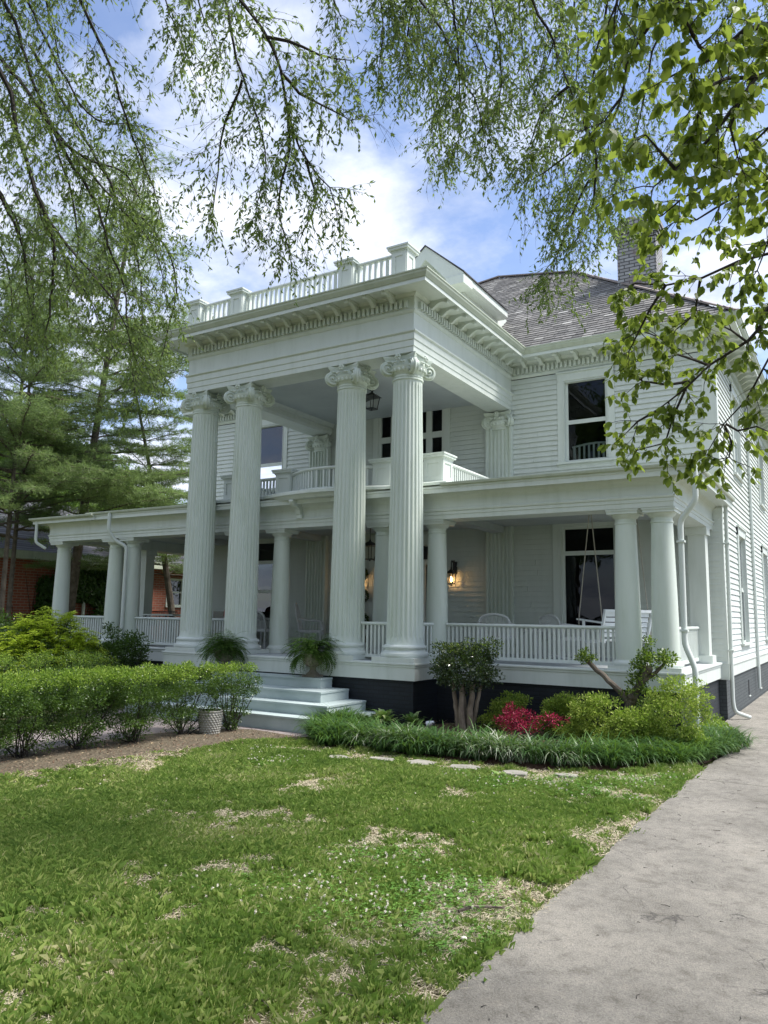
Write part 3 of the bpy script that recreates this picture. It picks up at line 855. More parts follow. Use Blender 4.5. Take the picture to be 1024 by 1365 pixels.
pr.add([(4.70, .26, 3.0), (-8.9, .26, 3.0), (-8.9, YW-.03, 2.95), (4.70, YW-.03, 2.95)], [(0, 3, 2, 1)])
pr.add([(-8.9, .24, 3.03), (-10.95, .24, 3.03), (-10.95, 9, 3.03), (HL, 9, 3.15), (HL, .24, 3.04)], [(0, 1, 2, 3, 4)])
pr.build('porch_roof', 'gutter', H)

# curved balcony over the entrance ------------------------------------
bx = [(.60, .36), (-.72, .36)]
arc = []
xa, xb, y0c, bul = -.62, -3.55, .34, .33
for i in range(17):
    t = i/16; x = xa+(xb-xa)*t
    arc.append((x, y0c-bul*math.sin(PI*t)**.85 if 0 < t < 1 else y0c))
bal_path = [(.60, 1.3), (.60, y0c)]+arc+[(-5.52, y0c), (-5.52, 1.3)]
MB().sweep(bal_path, [(-.9, 2.985), (-.16, 2.985), (-.13, 2.98), (-.09, 2.99), (-.06, 3.03), (-.03, 3.06), (0, 3.065), (0, 3.12), (-.02, 3.135), (-.35, 3.14)]).build('balcony_edge', 'trim', H)
dk = MB()
dk.add([(x, y+.2, 3.135) for x, y in arc]+[(-5.4, 1.2, 3.135), (-5.4, YW, 3.2), (.5, YW, 3.2), (.5, 1.2, 3.135)], [tuple(range(21))])
dk.add([(x, y+.15, 2.99) for x, y in arc]+[(-3.55, 1.3, 2.99), (-.62, 1.3, 2.99)], [tuple(range(18, -1, -1))])
dk.build('balcony_deck', 'floor', H)
def scroll(x):
    mb = MB()
    poly = [(.48, 2.70), (.43, 2.69), (.39, 2.72), (.38, 2.77), (.33, 2.83), (.24, 2.86), (.17, 2.90), (.14, 2.95), (.15, 2.985), (.48, 2.985)]
    mb.prism(poly, 'x', x-.05, x+.05); mb.box((x-.065, .41, 2.64), (x+.065, .48, 2.73))
    mb.build('scroll_bracket', 'trim', H, True, None, 40)
scroll(-1.55); scroll(-2.68)
ZB = 3.14
BPX = [.17, -.93, -3.31, -4.40]
BYY = .86
pedestal(.17, BYY, ZB, .38, .58); pedestal(-.93, BYY, ZB, .38, .58); pedestal(-3.31, BYY, ZB, .38, .58); pedestal(-4.75, BYY, ZB, .38, .58)
railing([(-.02, BYY), (-.74, BYY)], ZB, ZB+.47, sp=.085)
arc2 = [(-1.12+(-3.12+1.12)*i/12, BYY-.06-.48*math.sin(PI*(.02+.96*i/12))**.8) for i in range(13)]
railing(arc2, ZB, ZB+.47, sp=.085)
railing([(-3.5, BYY), (-4.56, BYY)], ZB, ZB+.47, sp=.085)
railing([(.27, BYY+.19), (.27, YW-.15)], ZB, ZB+.47, sp=.085)
railing([(-4.85, BYY+.19), (-4.85, YW-.15)], ZB, ZB+.47, sp=.085)

# lower railings
RZ = .655
def lr(p, q): railing([p, q], .03, RZ, name='railing')
lr((.43, YP), (3.38, YP)); lr((4.13, .95), (4.13, 3.45))
lr((-.31, 0), (-.88, 0)); lr((.16, .30), (.23, .56))
lr((-4.67, YP), (-7.56, YP)); lr((-8.57, YP), (-10.12, YP)); lr((-10.32, .95), (-10.32, 3.25))
lr((-4.80, .30), (-4.62, .56)) if False else None

# downspouts
def spout(pts, name='downspout', r=.042, straps=()):
    mb = MB()
    P = [Vector(p) for p in pts]; sm = [P[0]]
    for i in range(1, len(P)-1):
        a = P[i]+(P[i-1]-P[i]).normalized()*.07; b = P[i]+(P[i+1]-P[i]).normalized()*.07
        sm += [a, (a+b)/2*.5+P[i]*.5, b]
    sm.append(P[-1])
    mb.tube(sm, r, 10)
    o = mb.build(name, 'trim', H, True, None, 50)
    for z, x, y in straps: MB().box((x-.055, y-.055, z), (x+.055, y+.055, z+.03)).build('pipe_strap', 'trim', o)
spout([(4.715, .24, 3.02), (4.715, .24, 2.50), (4.47, .36, 2.22), (4.47, .36, .42), (4.60, .36, .08), (4.60, .36, -.75)], straps=((1.9, 4.47, .36), (.6, 4.47, .36)))
spout([(4.60, YW-.0, 2.98), (4.575, YW+.03, -.72), (4.60, YW+.05, -.90), (4.83, YW+.25, -1.0)], r=.036, straps=((2.2, 4.59, 4.2), (.2, 4.58, 4.22)))
spout([(-8.05, .22, 3.02), (-8.05, .22, 2.62), (-7.98, .36, 2.40), (-7.74, .50, 2.26), (-7.74, .50, -.7)])
spout([(-10.8, .25, 2.98), (-10.8, .25, 2.45), (-10.62, .42, 2.30)], r=.036)
spout([(HX+.06, 8.9, 6.3), (HX+.06, 8.9, -.8)], r=.036)
# ------------------------------------------------------------------ numpy helpers
RNG = np.random.default_rng(11)
def vnoise(x, y, scale, seed=0, octv=3):
    out = np.zeros_like(x); amp = 1; tot = 0
    for o in range(octv):
        r = np.random.default_rng(seed*31+o).random((64, 64)); X = x*scale+17.3*o; Y = y*scale+9.1*o
        xi = np.floor(X).astype(int); yi = np.floor(Y).astype(int); fx = X-xi; fy = Y-yi
        fx = fx*fx*(3-2*fx); fy = fy*fy*(3-2*fy)
        g = lambda a, b: r[a % 64, b % 64]
        out += amp*((g(xi, yi)*(1-fx)+g(xi+1, yi)*fx)*(1-fy)+(g(xi, yi+1)*(1-fx)+g(xi+1, yi+1)*fx)*fy)
        tot += amp; amp *= .5; scale *= 2
    return out/tot
def norm(a): return a/np.maximum(1e-9, np.linalg.norm(a, axis=-1, keepdims=True))
def rdir(n, zb=0.0, rng=None):
    v = (rng or RNG).normal(size=(n, 3)); v = norm(v); v[:, 2] += zb; return norm(v)
def kites(pos, d, nrm, Ln, W, fold=.12, wide=.42):
    n = len(pos); d = norm(d); side = norm(np.cross(d, nrm)); nn = np.cross(side, d)
    Ln = np.broadcast_to(np.asarray(Ln, float).reshape(-1, 1), (n, 1)); W = np.broadcast_to(np.asarray(W, float).reshape(-1, 1), (n, 1))
    m = pos+d*Ln*wide+nn*W*fold
    return np.stack([pos, m+side*W/2, pos+d*Ln-nn*W*fold*.6, m-side*W/2], 1)
def ovals(pos, d, nrm, Ln, W, droop=.12):
    n = len(pos); d = norm(d); side = norm(np.cross(d, nrm)); nn = np.cross(side, d)
    Ln = np.broadcast_to(np.asarray(Ln, float).reshape(-1, 1), (n, 1)); W = np.broadcast_to(np.asarray(W, float).reshape(-1, 1), (n, 1))
    a = pos+d*Ln*.22+nn*W*.10; b = pos+d*Ln*.52+nn*W*.13; c = pos+d*Ln*.8+nn*W*.05; t = pos+d*Ln-nn*Ln*droop
    return np.stack([pos, a+side*W*.40, b+side*W*.5, c+side*W*.30, t, c-side*W*.30, b-side*W*.5, a-side*W*.40], 1)
def ribbons(name, base, d, Ln, W, arch, mat, parent=None, loc=None, m=4, kind=None):
    """arching blades as connected strips; base (n,3), d horizontal heading (n,2), Ln, W, arch arrays"""
    n = len(base); t = np.linspace(0, 1, m+1)
    th = np.radians(82)-arch[:, None]*(.10+t[None, :]**1.0)                      # angle above the horizontal along the blade
    ds = Ln[:, None]/m
    hx = np.cumsum(np.cos(th[:, :-1])*ds, 1); hz = np.cumsum(np.sin(th[:, :-1])*ds, 1)
    hx = np.concatenate([np.zeros((n, 1)), hx], 1); hz = np.concatenate([np.zeros((n, 1)), hz], 1)
    P = np.zeros((n, m+1, 3)); P[..., 0] = base[:, None, 0]+hx*d[:, None, 0]; P[..., 1] = base[:, None, 1]+hx*d[:, None, 1]; P[..., 2] = base[:, None, 2]+hz
    side = np.stack([-d[:, 1], d[:, 0], np.zeros(n)], 1)
    wd = W[:, None]*np.sqrt(np.clip(1-t[None, :]**2.2, .0, 1))/2+.0003
    A = P+side[:, None, :]*wd[..., None]; B = P-side[:, None, :]*wd[..., None]
    V = np.stack([A, B], 2).reshape(-1, 3)
    k = 2*(m+1); f = []
    base_i = (np.arange(n)*k)[:, None]
    q = np.array([[2*i, 2*i+1, 2*i+3, 2*i+2] for i in range(m)]).reshape(1, m*4)
    idx = (base_i+q).reshape(-1)
    me = bpy.data.meshes.new(name)
    me.vertices.add(len(V)); me.vertices.foreach_set('co', V.astype(np.float32).ravel())
    me.loops.add(len(idx)); me.loops.foreach_set('vertex_index', idx.astype(np.int32))
    me.polygons.add(n*m); me.polygons.foreach_set('loop_start', np.arange(0, n*m*4, 4, dtype=np.int32))
    me.update(calc_edges=True)
    o = link(name, me, mat, parent, loc)
    if kind: o['kind'] = kind
    return o

# ------------------------------------------------------------------ plant materials
M['grass'] = leaf_mat('grass_blades', [(.05, (.085, .15, .032)), (.3, (.15, .235, .05)), (.52, (.23, .325, .072)), (.74, (.36, .41, .13)), (.94, (.60, .54, .32))], .55, .35, (.22, .40, .05))
M['straw'] = simple('straw', (.36, .31, .20), (.64, .57, .42), 25, .8, 0)
M['clover'] = leaf_mat('clover_leaf', [(.1, (.06, .15, .025)), (.5, (.11, .24, .04)), (.9, (.18, .32, .06))], .5, .25)
M['liriope'] = leaf_mat('liriope_leaf', [(.1, (.025, .065, .018)), (.5, (.055, .125, .03)), (.9, (.12, .21, .05))], .4, .25)
M['liriopev'] = leaf_mat('striped_liriope_leaf', [(.1, (.03, .07, .025)), (.5, (.06, .12, .045)), (.66, (.14, .20, .10)), (.8, (.40, .43, .33)), (.95, (.5, .52, .42))], .4, .2)
M['boxleaf'] = leaf_mat('hedge_leaf', [(.1, (.025, .05, .014)), (.5, (.05, .095, .02)), (.9, (.095, .155, .032))], .35, .25)
M['newleaf'] = leaf_mat('new_hedge_leaf', [(.1, (.11, .19, .028)), (.5, (.20, .30, .04)), (.9, (.33, .42, .075))], .4, .4)
M['nandina'] = leaf_mat('nandina_leaf', [(.1, (.32, .44, .03)), (.5, (.52, .66, .05)), (.9, (.70, .78, .12))], .4, .35, (.6, .7, .08))
M['darkleaf'] = leaf_mat('dark_glossy_leaf', [(.1, (.02, .035, .015)), (.5, (.04, .07, .025)), (.9, (.11, .13, .06))], .25, .15, spec=.6)
M['azalea'] = leaf_mat('azalea_leaf', [(.1, (.12, .19, .03)), (.5, (.24, .33, .05)), (.9, (.42, .48, .10))], .5, .35)
M['redleaf'] = leaf_mat('red_blossom', [(.1, (.10, .006, .018)), (.45, (.26, .012, .045)), (.9, (.50, .05, .12))], .5, .2, (.5, .03, .08))
M['fern'] = leaf_mat('fern_frond', [(.1, (.03, .07, .02)), (.5, (.07, .14, .03)), (.9, (.13, .22, .05))], .5, .3)
M['hosta'] = leaf_mat('hosta_leaf', [(.1, (.10, .20, .05)), (.55, (.20, .32, .09)), (.9, (.55, .6, .3))], .4, .3)
M['canopy'] = leaf_mat('canopy_leaf', [(.1, (.06, .10, .03)), (.45, (.10, .16, .045)), (.75, (.15, .22, .055)), (.95, (.24, .30, .07))], .5, .5, (.35, .48, .10))
M['dogwood'] = leaf_mat('dogwood_leaf', [(.1, (.07, .115, .02)), (.5, (.13, .20, .032)), (.9, (.25, .33, .055))], .45, .52, (.40, .50, .07))
M['pine'] = leaf_mat('pine_needles', [(.1, (.10, .15, .06)), (.5, (.17, .24, .09)), (.9, (.27, .35, .13))], .5, .45, (.3, .45, .12))
M['tree'] = leaf_mat('tree_leaf', [(.1, (.07, .13, .03)), (.5, (.13, .22, .045)), (.9, (.24, .33, .07))], .5, .5, (.25, .4, .06))
M['ivy'] = leaf_mat('ivy_leaf', [(.1, (.02, .05, .012)), (.5, (.04, .09, .02)), (.9, (.07, .13, .03))], .4, .2)

# ------------------------------------------------------------------ ground, driveway, path, beds
def ground_mat():
    m, nt, b = nmat('lawn_soil')
    n1 = noise(nt, .9, 7, .6); n2 = noise(nt, 22, 5, .7)
    c1 = ramp(nt, n2, [(.3, (.055, .05, .025)), (.5, (.12, .10, .055)), (.72, (.27, .22, .13))])
    c2 = ramp(nt, n2, [(.3, (.03, .055, .014)), (.6, (.07, .11, .03)), (.75, (.15, .16, .06))])
    mx = nt.nodes.new('ShaderNodeMix'); mx.data_type = 'RGBA'
    nt.links.new(ramp(nt, n1, [(.42, (1, 1, 1)), (.58, (0, 0, 0))]), mx.inputs[0]); nt.links.new(c2, mx.inputs[6]); nt.links.new(c1, mx.inputs[7])
    nt.links.new(mx.outputs[2], b.inputs['Base Color']); b.inputs['Roughness'].default_value = .95; b.inputs['Specular IOR Level'].default_value = .1
    bump(nt, b, n2, .8, .03)
    return m
# one sheet, finer near the house, with slight unevenness
def frange(a, b, n): return [a+(b-a)*i/n for i in range(n+1)]
gx = [-150, -90, -60, -40, -28, -20]+frange(-14, 10, 60)+[14, 20, 30, 50, 90, 150]; gy = [-120, -60, -35, -24, -18]+frange(-14, 8, 60)+[14, 22, 35, 60, 100, 200]
gm = MB()
for x in gx:
    for y in gy:
        fade = 1 if (-14 < x < 4.6 and -14 < y < 0) else 0
        z = GZ+fade*(.012*math.sin(x*1.7+y*.6)+.010*math.sin(y*2.3-x*.8))-.012
        if x > 4.4 and x < 9: z = GZ-.03
        gm.v.append((x, y, z))
ny = len(gy)
gm.f = [(i*ny+j, (i+1)*ny+j, (i+1)*ny+j+1, i*ny+j+1) for i in range(len(gx)-1) for j in range(ny-1)]
tag(gm.build('ground', ground_mat(), None, True), kind='structure')

def concrete():
    m, nt, b = nmat('driveway_concrete')
    a = noise(nt, .55, 8, .62); s_ = noise(nt, 9, 9, .78); g_ = noise(nt, 85, 5, .8)
    c = ramp(nt, a, [(.28, (.14, .13, .112)), (.45, (.22, .208, .185)), (.60, (.275, .258, .228)), (.75, (.20, .183, .155))])
    c2 = ramp(nt, s_, [(.34, (.55, .53, .50)), (.5, (.98, .98, .97)), (.68, (1.2, 1.18, 1.14))])
    c3 = ramp(nt, g_, [(.34, (.55, .55, .55)), (.5, (1, 1, 1)), (.66, (1.35, 1.33, 1.3))])
    m1 = nt.nodes.new('ShaderNodeMix'); m1.data_type = 'RGBA'; m1.blend_type = 'MULTIPLY'; m1.inputs[0].default_value = .8
    nt.links.new(c, m1.inputs[6]); nt.links.new(c2, m1.inputs[7])
    m2 = nt.nodes.new('ShaderNodeMix'); m2.data_type = 'RGBA'; m2.blend_type = 'MULTIPLY'; m2.inputs[0].default_value = .75
    nt.links.new(m1.outputs[2], m2.inputs[6]); nt.links.new(c3, m2.inputs[7])
    # hairline cracks
    v = nt.nodes.new('ShaderNodeTexVoronoi'); v.feature = 'DISTANCE_TO_EDGE'; v.inputs['Scale'].default_value = 1.1
    gg = nt.nodes.new('ShaderNodeNewGeometry'); nn = nt.nodes.new('ShaderNodeTexNoise'); nn.inputs['Scale'].default_value = 2.2; nn.inputs['Detail'].default_value = 7
    nt.links.new(gg.outputs['Position'], nn.inputs['Vector'])
    vm = nt.nodes.new('ShaderNodeVectorMath'); vm.operation = 'MULTIPLY_ADD'; nt.links.new(nn.outputs['Color'], vm.inputs[0]); vm.inputs[1].default_value = (1.3, 1.3, 1.3); nt.links.new(gg.outputs['Position'], vm.inputs[2])
    nt.links.new(vm.outputs[0], v.inputs['Vector'])
    cr = ramp(nt, v.outputs['Distance'], [(.0, (1, 1, 1)), (.014, (0, 0, 0))])
    gate = ramp(nt, noise(nt, 2.7, 3), [(.52, (0, 0, 0)), (.60, (1, 1, 1))])
    mm = nt.nodes.new('ShaderNodeMix'); mm.data_type = 'RGBA'; mm.blend_type = 'MULTIPLY'; mm.inputs[0].default_value = 1
    nt.links.new(cr, mm.inputs[6]); nt.links.new(gate, mm.inputs[7])
    m3 = nt.nodes.new('ShaderNodeMix'); m3.data_type = 'RGBA'
    nt.links.new(mm.outputs[2], m3.inputs[0]); nt.links.new(m2.outputs[2], m3.inputs[6]); m3.inputs[7].default_value = (.07, .065, .06, 1)
    nt.links.new(m3.outputs[2], b.inputs['Base Color'])
    b.inputs['Roughness'].default_value = .85; b.inputs['Specular IOR Level'].default_value = .25
    bump(nt, b, g_, .9, .012)
    return m
M['concrete'] = concrete()
rj = random.Random(4)
edge = [(4.85, -16), (4.84, -9), (4.86, -6), (4.87, -4), (4.88, -2.2), (4.90, -1.2), (4.98, -.2), (5.06, .9), (5.0, 1.8), (4.86, 2.6), (4.62, 3.3), (4.50, 3.75), (4.47, 4.19), (4.50, 4.2), (4.50, 20)]
ee = []
for (a, b_), (c_, d_) in zip(edge, edge[1:]):
    n = max(1, int(math.hypot(c_-a, d_-b_)/.09))
    for i in range(n):
        t = i/n; x, y = a+(c_-a)*t, b_+(d_-b_)*t
        ee.append((x+(rj.uniform(-.010, .010)+.010*math.sin(y*3.1)+.006*math.sin(y*7.7) if y < 4 else 0), y))
ee.append(edge[-1])
dv = MB()
joints = [-1.87, 2.05, 6.2, 10.5, 15]
zt_ = GZ+.012
segs = [-16]+joints+[20]
for a, b_ in zip(segs, segs[1:]):
    pts = [(x, y) for x, y in ee if a+.014 <= y <= b_-.014]
    poly = [(8.2, a+.008)]+[(pts[0][0], a+.008)]+pts+[(pts[-1][0], b_-.008)]+[(8.2, b_-.008)]
    # fan-friendly strips
    L_ = poly[1:-1]
    o = len(dv.v)
    for x, y in L_: dv.v += [(x, y, zt_), (8.2, y, zt_), (x+.004, y, zt_-.04)]
    for i in range(len(L_)-1):
        dv.f += [(o+3*i, o+3*i+1, o+3*i+4, o+3*i+3), (o+3*i+2, o+3*i, o+3*i+3, o+3*i+5)]
tag(dv.build('driveway', 'concrete'), kind='structure')
tag(MB().box((4.92, -1.9, GZ-.03), (8.15, -1.84, GZ-.002)).box((5.1, 2.03, GZ-.03), (8.15, 2.07, GZ-.004)).build('driveway_joint', simple('joint_dirt', (.03, .028, .022), (.06, .055, .045), 20, .9, 0)), kind='structure')
# brick paved path and landing before the steps
pp = MB()
pp.add([(-4.1, -16, GZ+.008), (-2.62, -16, GZ+.008), (-2.55, -6, GZ+.008), (-2.45, -3.2, GZ+.008), (-2.0, -2.5, GZ+.008), (-1.0, -2.35, GZ+.008), (-.55, -2.2, GZ+.008), (-.35, -1.9, GZ+.008), (-.2, -1.2, GZ+.008), (-5.2, -1.2, GZ+.008), (-5.2, -2.35, GZ+.008), (-4.1, -3.0, GZ+.008)], [tuple(range(12))])
tag(pp.build('path', 'path'), kind='structure')

# mulch bed and the leaf-litter strip beside the hedge
def mulch_mat(name, c1, c2, c3):
    m, nt, b = nmat(name)
    a = noise(nt, 30, 6, .75)
    nt.links.new(ramp(nt, a, [(.3, c1), (.5, c2), (.72, c3)]), b.inputs['Base Color']); b.inputs['Roughness'].default_value = .95
    bump(nt, b, a, 1, .03)
    return m
M['mulch'] = mulch_mat('mulch', (.035, .018, .012), (.12, .06, .04), (.24, .14, .10))
M['litter'] = mulch_mat('leaf_litter', (.04, .032, .02), (.11, .088, .058), (.30, .25, .17))
bed = [(-.4, -1.9), (.2, -2.55), (1.0, -2.5), (2.2, -2.45), (3.2, -2.38), (3.9, -2.05), (4.5, -1.35), (4.86, -.6), (4.98, .5), (4.93, 1.6), (4.7, 2.6), (4.47, 3.3), (4.43, .5), (.45, .5), (.45, -.3), (-.2, -.3)]
def mound(poly, h, name, mat, cx_, cy_):
    mb = MB(); n = len(poly); rings = [(1, -.01), (.93, h*.5), (.8, h), (.5, h), (.02, h)]
    for s_, z in rings:
        for x, y in poly: mb.v.append((cx_+(x-cx_)*s_, cy_+(y-cy_)*s_, GZ+z))
    mb.f = [(i*n+j, i*n+(j+1) % n, (i+1)*n+(j+1) % n, (i+1)*n+j) for i in range(len(rings)-1) for j in range(n)]+[tuple((len(rings)-1)*n+j for j in range(n))]
    return tag(mb.build(name, mat), kind='structure')
mound(bed, .07, 'mulch_bed', 'mulch', 2.2, -.9)
strip = [(-2.75, -16), (-1.7, -16), (-1.15, -8), (-1.0, -6.6), (-.85, -4.8), (-.6, -3.3), (-.1, -2.75), (-.3, -2.2), (-1.6, -2.0), (-2.1, -2.3), (-2.5, -3.3), (-2.62, -6)]
tag(MB().add([(x, y, GZ+.012) for x, y in strip], [tuple(range(12))]).build('leaf_litter', 'litter'), kind='structure')

def inpoly(x, y, poly):
    r = np.zeros(len(x), bool); m = len(poly); j = m-1
    for i in range(m):
        xi, yi = poly[i]; xj, yj = poly[j]
        c_ = ((yi > y) != (yj > y)) & (x < (xj-xi)*(y-yi)/(yj-yi+1e-12)+xi)
        r ^= c_; j = i
    return r
# bark chips and dead leaves on both
n = 26000
x = RNG.uniform(-3, 5.2, n); y = RNG.uniform(-8.5, 3.2, n)
k = (inpoly(x, y, bed) | inpoly(x, y, strip)); x, y = x[k], y[k]; n = len(x)
z = np.where(inpoly(x, y, bed), GZ+.065, GZ+.016)
pos = np.stack([x, y, z+RNG.uniform(0, .02, n)], 1); d = rdir(n); d[:, 2] *= .3
chm = leaf_mat('bark_chip', [(.1, (.05, .03, .02)), (.5, (.15, .09, .06)), (.9, (.36, .28, .2))], .9, .0)
np_mesh('bark_chips', kites(pos, d, rdir(n, 2), RNG.uniform(.015, .055, n), RNG.uniform(.006, .02, n)), 4, chm, None, (0, 0, 0), 'stuff')

# ------------------------------------------------------------------ lawn
lawn_poly = [(-1.6, -14), (4.86, -14), (4.87, -2.4), (4.88, -1.2), (4.6, -1.25), (4.0, -2.05), (3.2, -2.45), (.2, -2.62), (-.4, -2.45), (-.95, -3.1), (-1.35, -4.8), (-1.5, -6.6), (-1.6, -8)]
def fade_e(x, y): return x
bare = [(4.28, -7.92, .55), (4.69, -6.6, .5), (4.77, -5.16, .45), (1.77, -4.64, .5), (2.97, -4.22, .45), (-.38, -6.17, .45), (4.41, -2.03, .5), (.4, -4.39, .35), (4.55, -7.0, .4), (4.65, -4.1, .35), (1.2, -2.95, .5), (3.4, -2.7, .5), (2.3, -2.8, .4), (4.3, -8.7, .4), (3.2, -6.2, .25), (-.5, -5.0, .35), (4.3, -3.3, .35), (.2, -2.9, .5)]
def density(x, y):
    wb = vnoise(x, y, 3.1, 15); d = .60+1.3*(vnoise(x, y, .8, 3)-.5)+1.3*(vnoise(x, y, 2.6, 5)-.5)+1.3*(vnoise(x, y, 9., 6, 2)-.5)
    for bx_, by_, br in bare:
        d -= (.25+1.15*wb)*.75*np.exp(-((x-bx_)**2+(y-by_)**2)/(br*br)*.9)
    d -= .35*np.exp(-((x-4.86)/.2)**2)*(y < -1)
    for sx, sy in ((.93, -3.28), (1.45, -3.05), (1.93, -2.98), (2.52, -2.92), (3.14, -2.86), (3.68, -2.66)):
        d -= 2*(np.hypot(x-sx, (y-sy)*1.3) < .22)
    d -= .75*(x < -.8)*np.clip((-.8-x)/.25, 0, 1)
    return np.clip(np.where(x < 3, d+.10, d), .03, 1)
frx = lambda x, y: (((x-6.64)*-.853*0+0) == 0)
def visible(x, y, margin=.06):
    # keep only ground that lies in front of the camera and near enough to its field of view
    dx_, dy_ = x-CAM.x, y-CAM.y
    fwd = -.522*dx_+.853*dy_; rt = .853*dx_+.522*dy_
    return (fwd > .5) & (np.abs(rt/fwd) < .72)
def scatter(n, dens, y0=-10.5, y1=-1.0):
    x = RNG.uniform(-1.7, 4.95, n); y = RNG.uniform(y0, y1, n)
    k = inpoly(x, y, lawn_poly) & visible(x, y) & (RNG.random(n) < dens(x, y))
    return x[k], y[k]
x, y = scatter(950000, density)
cx_, cy_ = scatter(42000, lambda x, y: density(x, y)**.8)      # tufts
k_ = RNG.integers(0, len(cx_), 560000); sp_ = (.012+.03*RNG.random(len(cx_)))[k_]
x = np.concatenate([x, cx_[k_]+RNG.normal(size=len(k_))*sp_]); y = np.concatenate([y, cy_[k_]+RNG.normal(size=len(k_))*sp_])
tuft = np.concatenate([np.ones(len(x)-len(k_)), (1.0+.75*RNG.random(len(cx_))**2)[k_]])
dist = np.hypot(x-CAM.x, y-CAM.y)
n = len(x)
hh = (.028+.045*vnoise(x, y, 1.3, 9))*tuft*RNG.uniform(.5, 1.4, n)*np.where(density(x, y) < .3, .75, 1)
ww = RNG.uniform(.0012, .0028, n)*np.clip(dist/4.2, 1, 2.6)
a = RNG.uniform(0, 2*np.pi, n); lean = RNG.uniform(.1, .9, n)
hd = np.stack([np.cos(a), np.sin(a)], 1); b3 = np.stack([x, y, np.full(n, GZ-.006)], 1)
sa = RNG.uniform(0, 2*np.pi, n); side = np.stack([np.cos(sa), np.sin(sa), np.zeros(n)], 1)*ww[:, None]/2
mid = b3+np.concatenate([hd*(hh*lean*.35)[:, None], (hh*.6)[:, None]], 1)
tip = b3+np.concatenate([hd*(hh*lean*1.0)[:, None], (hh*(1.05-.45*lean))[:, None]], 1)
np_mesh('grass', np.stack([b3-side, b3+side, mid+side*.8, tip], 1), 4, 'grass', None, (0, 0, 0), 'stuff')
print('grass', n)
# dry straw lying about, thicker where the lawn is thin
x, y = scatter(420000, lambda x, y: np.clip(1.15-density(x, y)*1.05, .22, 1))
n = len(x); a = RNG.uniform(0, 2*np.pi, n); Ls = RNG.uniform(.02, .08, n)
d = np.stack([np.cos(a), np.sin(a), RNG.uniform(-.05, .25, n)], 1)
np_mesh('straw', kites(np.stack([x, y, GZ+RNG.uniform(-.004, .014, n)], 1), d, np.tile([0, 0, 1.], (n, 1))+rdir(n)*.4, Ls, RNG.uniform(.0018, .004, n)*np.clip(np.hypot(x-CAM.x, y-CAM.y)/5, 1, 2), wide=.5), 4, 'straw', None, (0, 0, 0), 'stuff')
# clover
cl = [(3.93, -7.03, .55), (3.55, -7.35, .4), (4.25, -6.8, .35), (3.6, -6.6, .4), (4.4, -7.42, .16), (3.72, -7.6, .2), (4.62, -7.62, .10), (4.73, -7.35, .12), (3.1, -7.5, .25), (3.9, -3.2, .45), (4.4, -2.6, .35), (3.2, -3.5, .35), (4.75, -2.1, .2), (-.1, -3.5, .3), (.5, -4.0, .3), (4.6, -3.5, .2), (2.6, -3.4, .25)]
def cden(x, y):
    d = np.zeros_like(x)
    for a_, b_, r in cl: d = np.maximum(d, np.exp(-(((x-a_)**2+(y-b_)**2)/(r*r))**1.5))
    return np.clip(d*(.4+1.1*vnoise(x, y, 5, 21)), 0, 1)
x, y = scatter(420000, cden)
n = len(x)//3; x, y = x[:n], y[:n]; zc = GZ+RNG.uniform(.015, .06, n)
qs = []
for j in range(3):
    a = RNG.uniform(0, .6, n)+j*2.094; d = np.stack([np.cos(a), np.sin(a), RNG.uniform(-.1, .35, n)], 1)
    qs.append(kites(np.stack([x, y, zc], 1), d, np.tile([0, 0, 1.], (n, 1))+rdir(n)*.25, RNG.uniform(.010, .018, n), RNG.uniform(.010, .017, n), wide=.6))
np_mesh('clover', np.concatenate(qs), 4, 'clover', None, (0, 0, 0), 'stuff')
x, y = scatter(17000, cden); k = RNG.random(len(x)) < .42; x, y = x[k], y[k]
x2, y2 = scatter(90, lambda x, y: np.full_like(x, .8)); x = np.concatenate([x, x2]); y = np.concatenate([y, y2])
n = len(x); pts = []
print('clover heads', n)
cc = np.stack([x, y, GZ+RNG.uniform(.05, .085, n)], 1)
for j in range(16):
    d = rdir(n, .25); pts.append(kites(cc, d, rdir(n), RNG.uniform(.009, .0135, n), .007))
np_mesh('clover_blossoms', np.concatenate(pts), 4, 'flower', None, (0, 0, 0), 'stuff')

# twig litter on the driveway
rq = random.Random(9); mb = MB()
for i in range(150):
    y = -10.5+11*rq.random()**1.0; x = rq.uniform(5.0, 8.0); a = rq.uniform(0, 2*PI); ln = rq.uniform(.012, .06); cvt = rq.uniform(-.5, .5); z = zt_+.003
    mb.tube([(x, y, z), (x+ln*.5*math.cos(a), y+ln*.5*math.sin(a), z+.003), (x+ln*math.cos(a+cvt), y+ln*math.sin(a+cvt), z)], .0022, 4, .001)
tag(mb.build('twig_litter', 'bark'), kind='stuff')
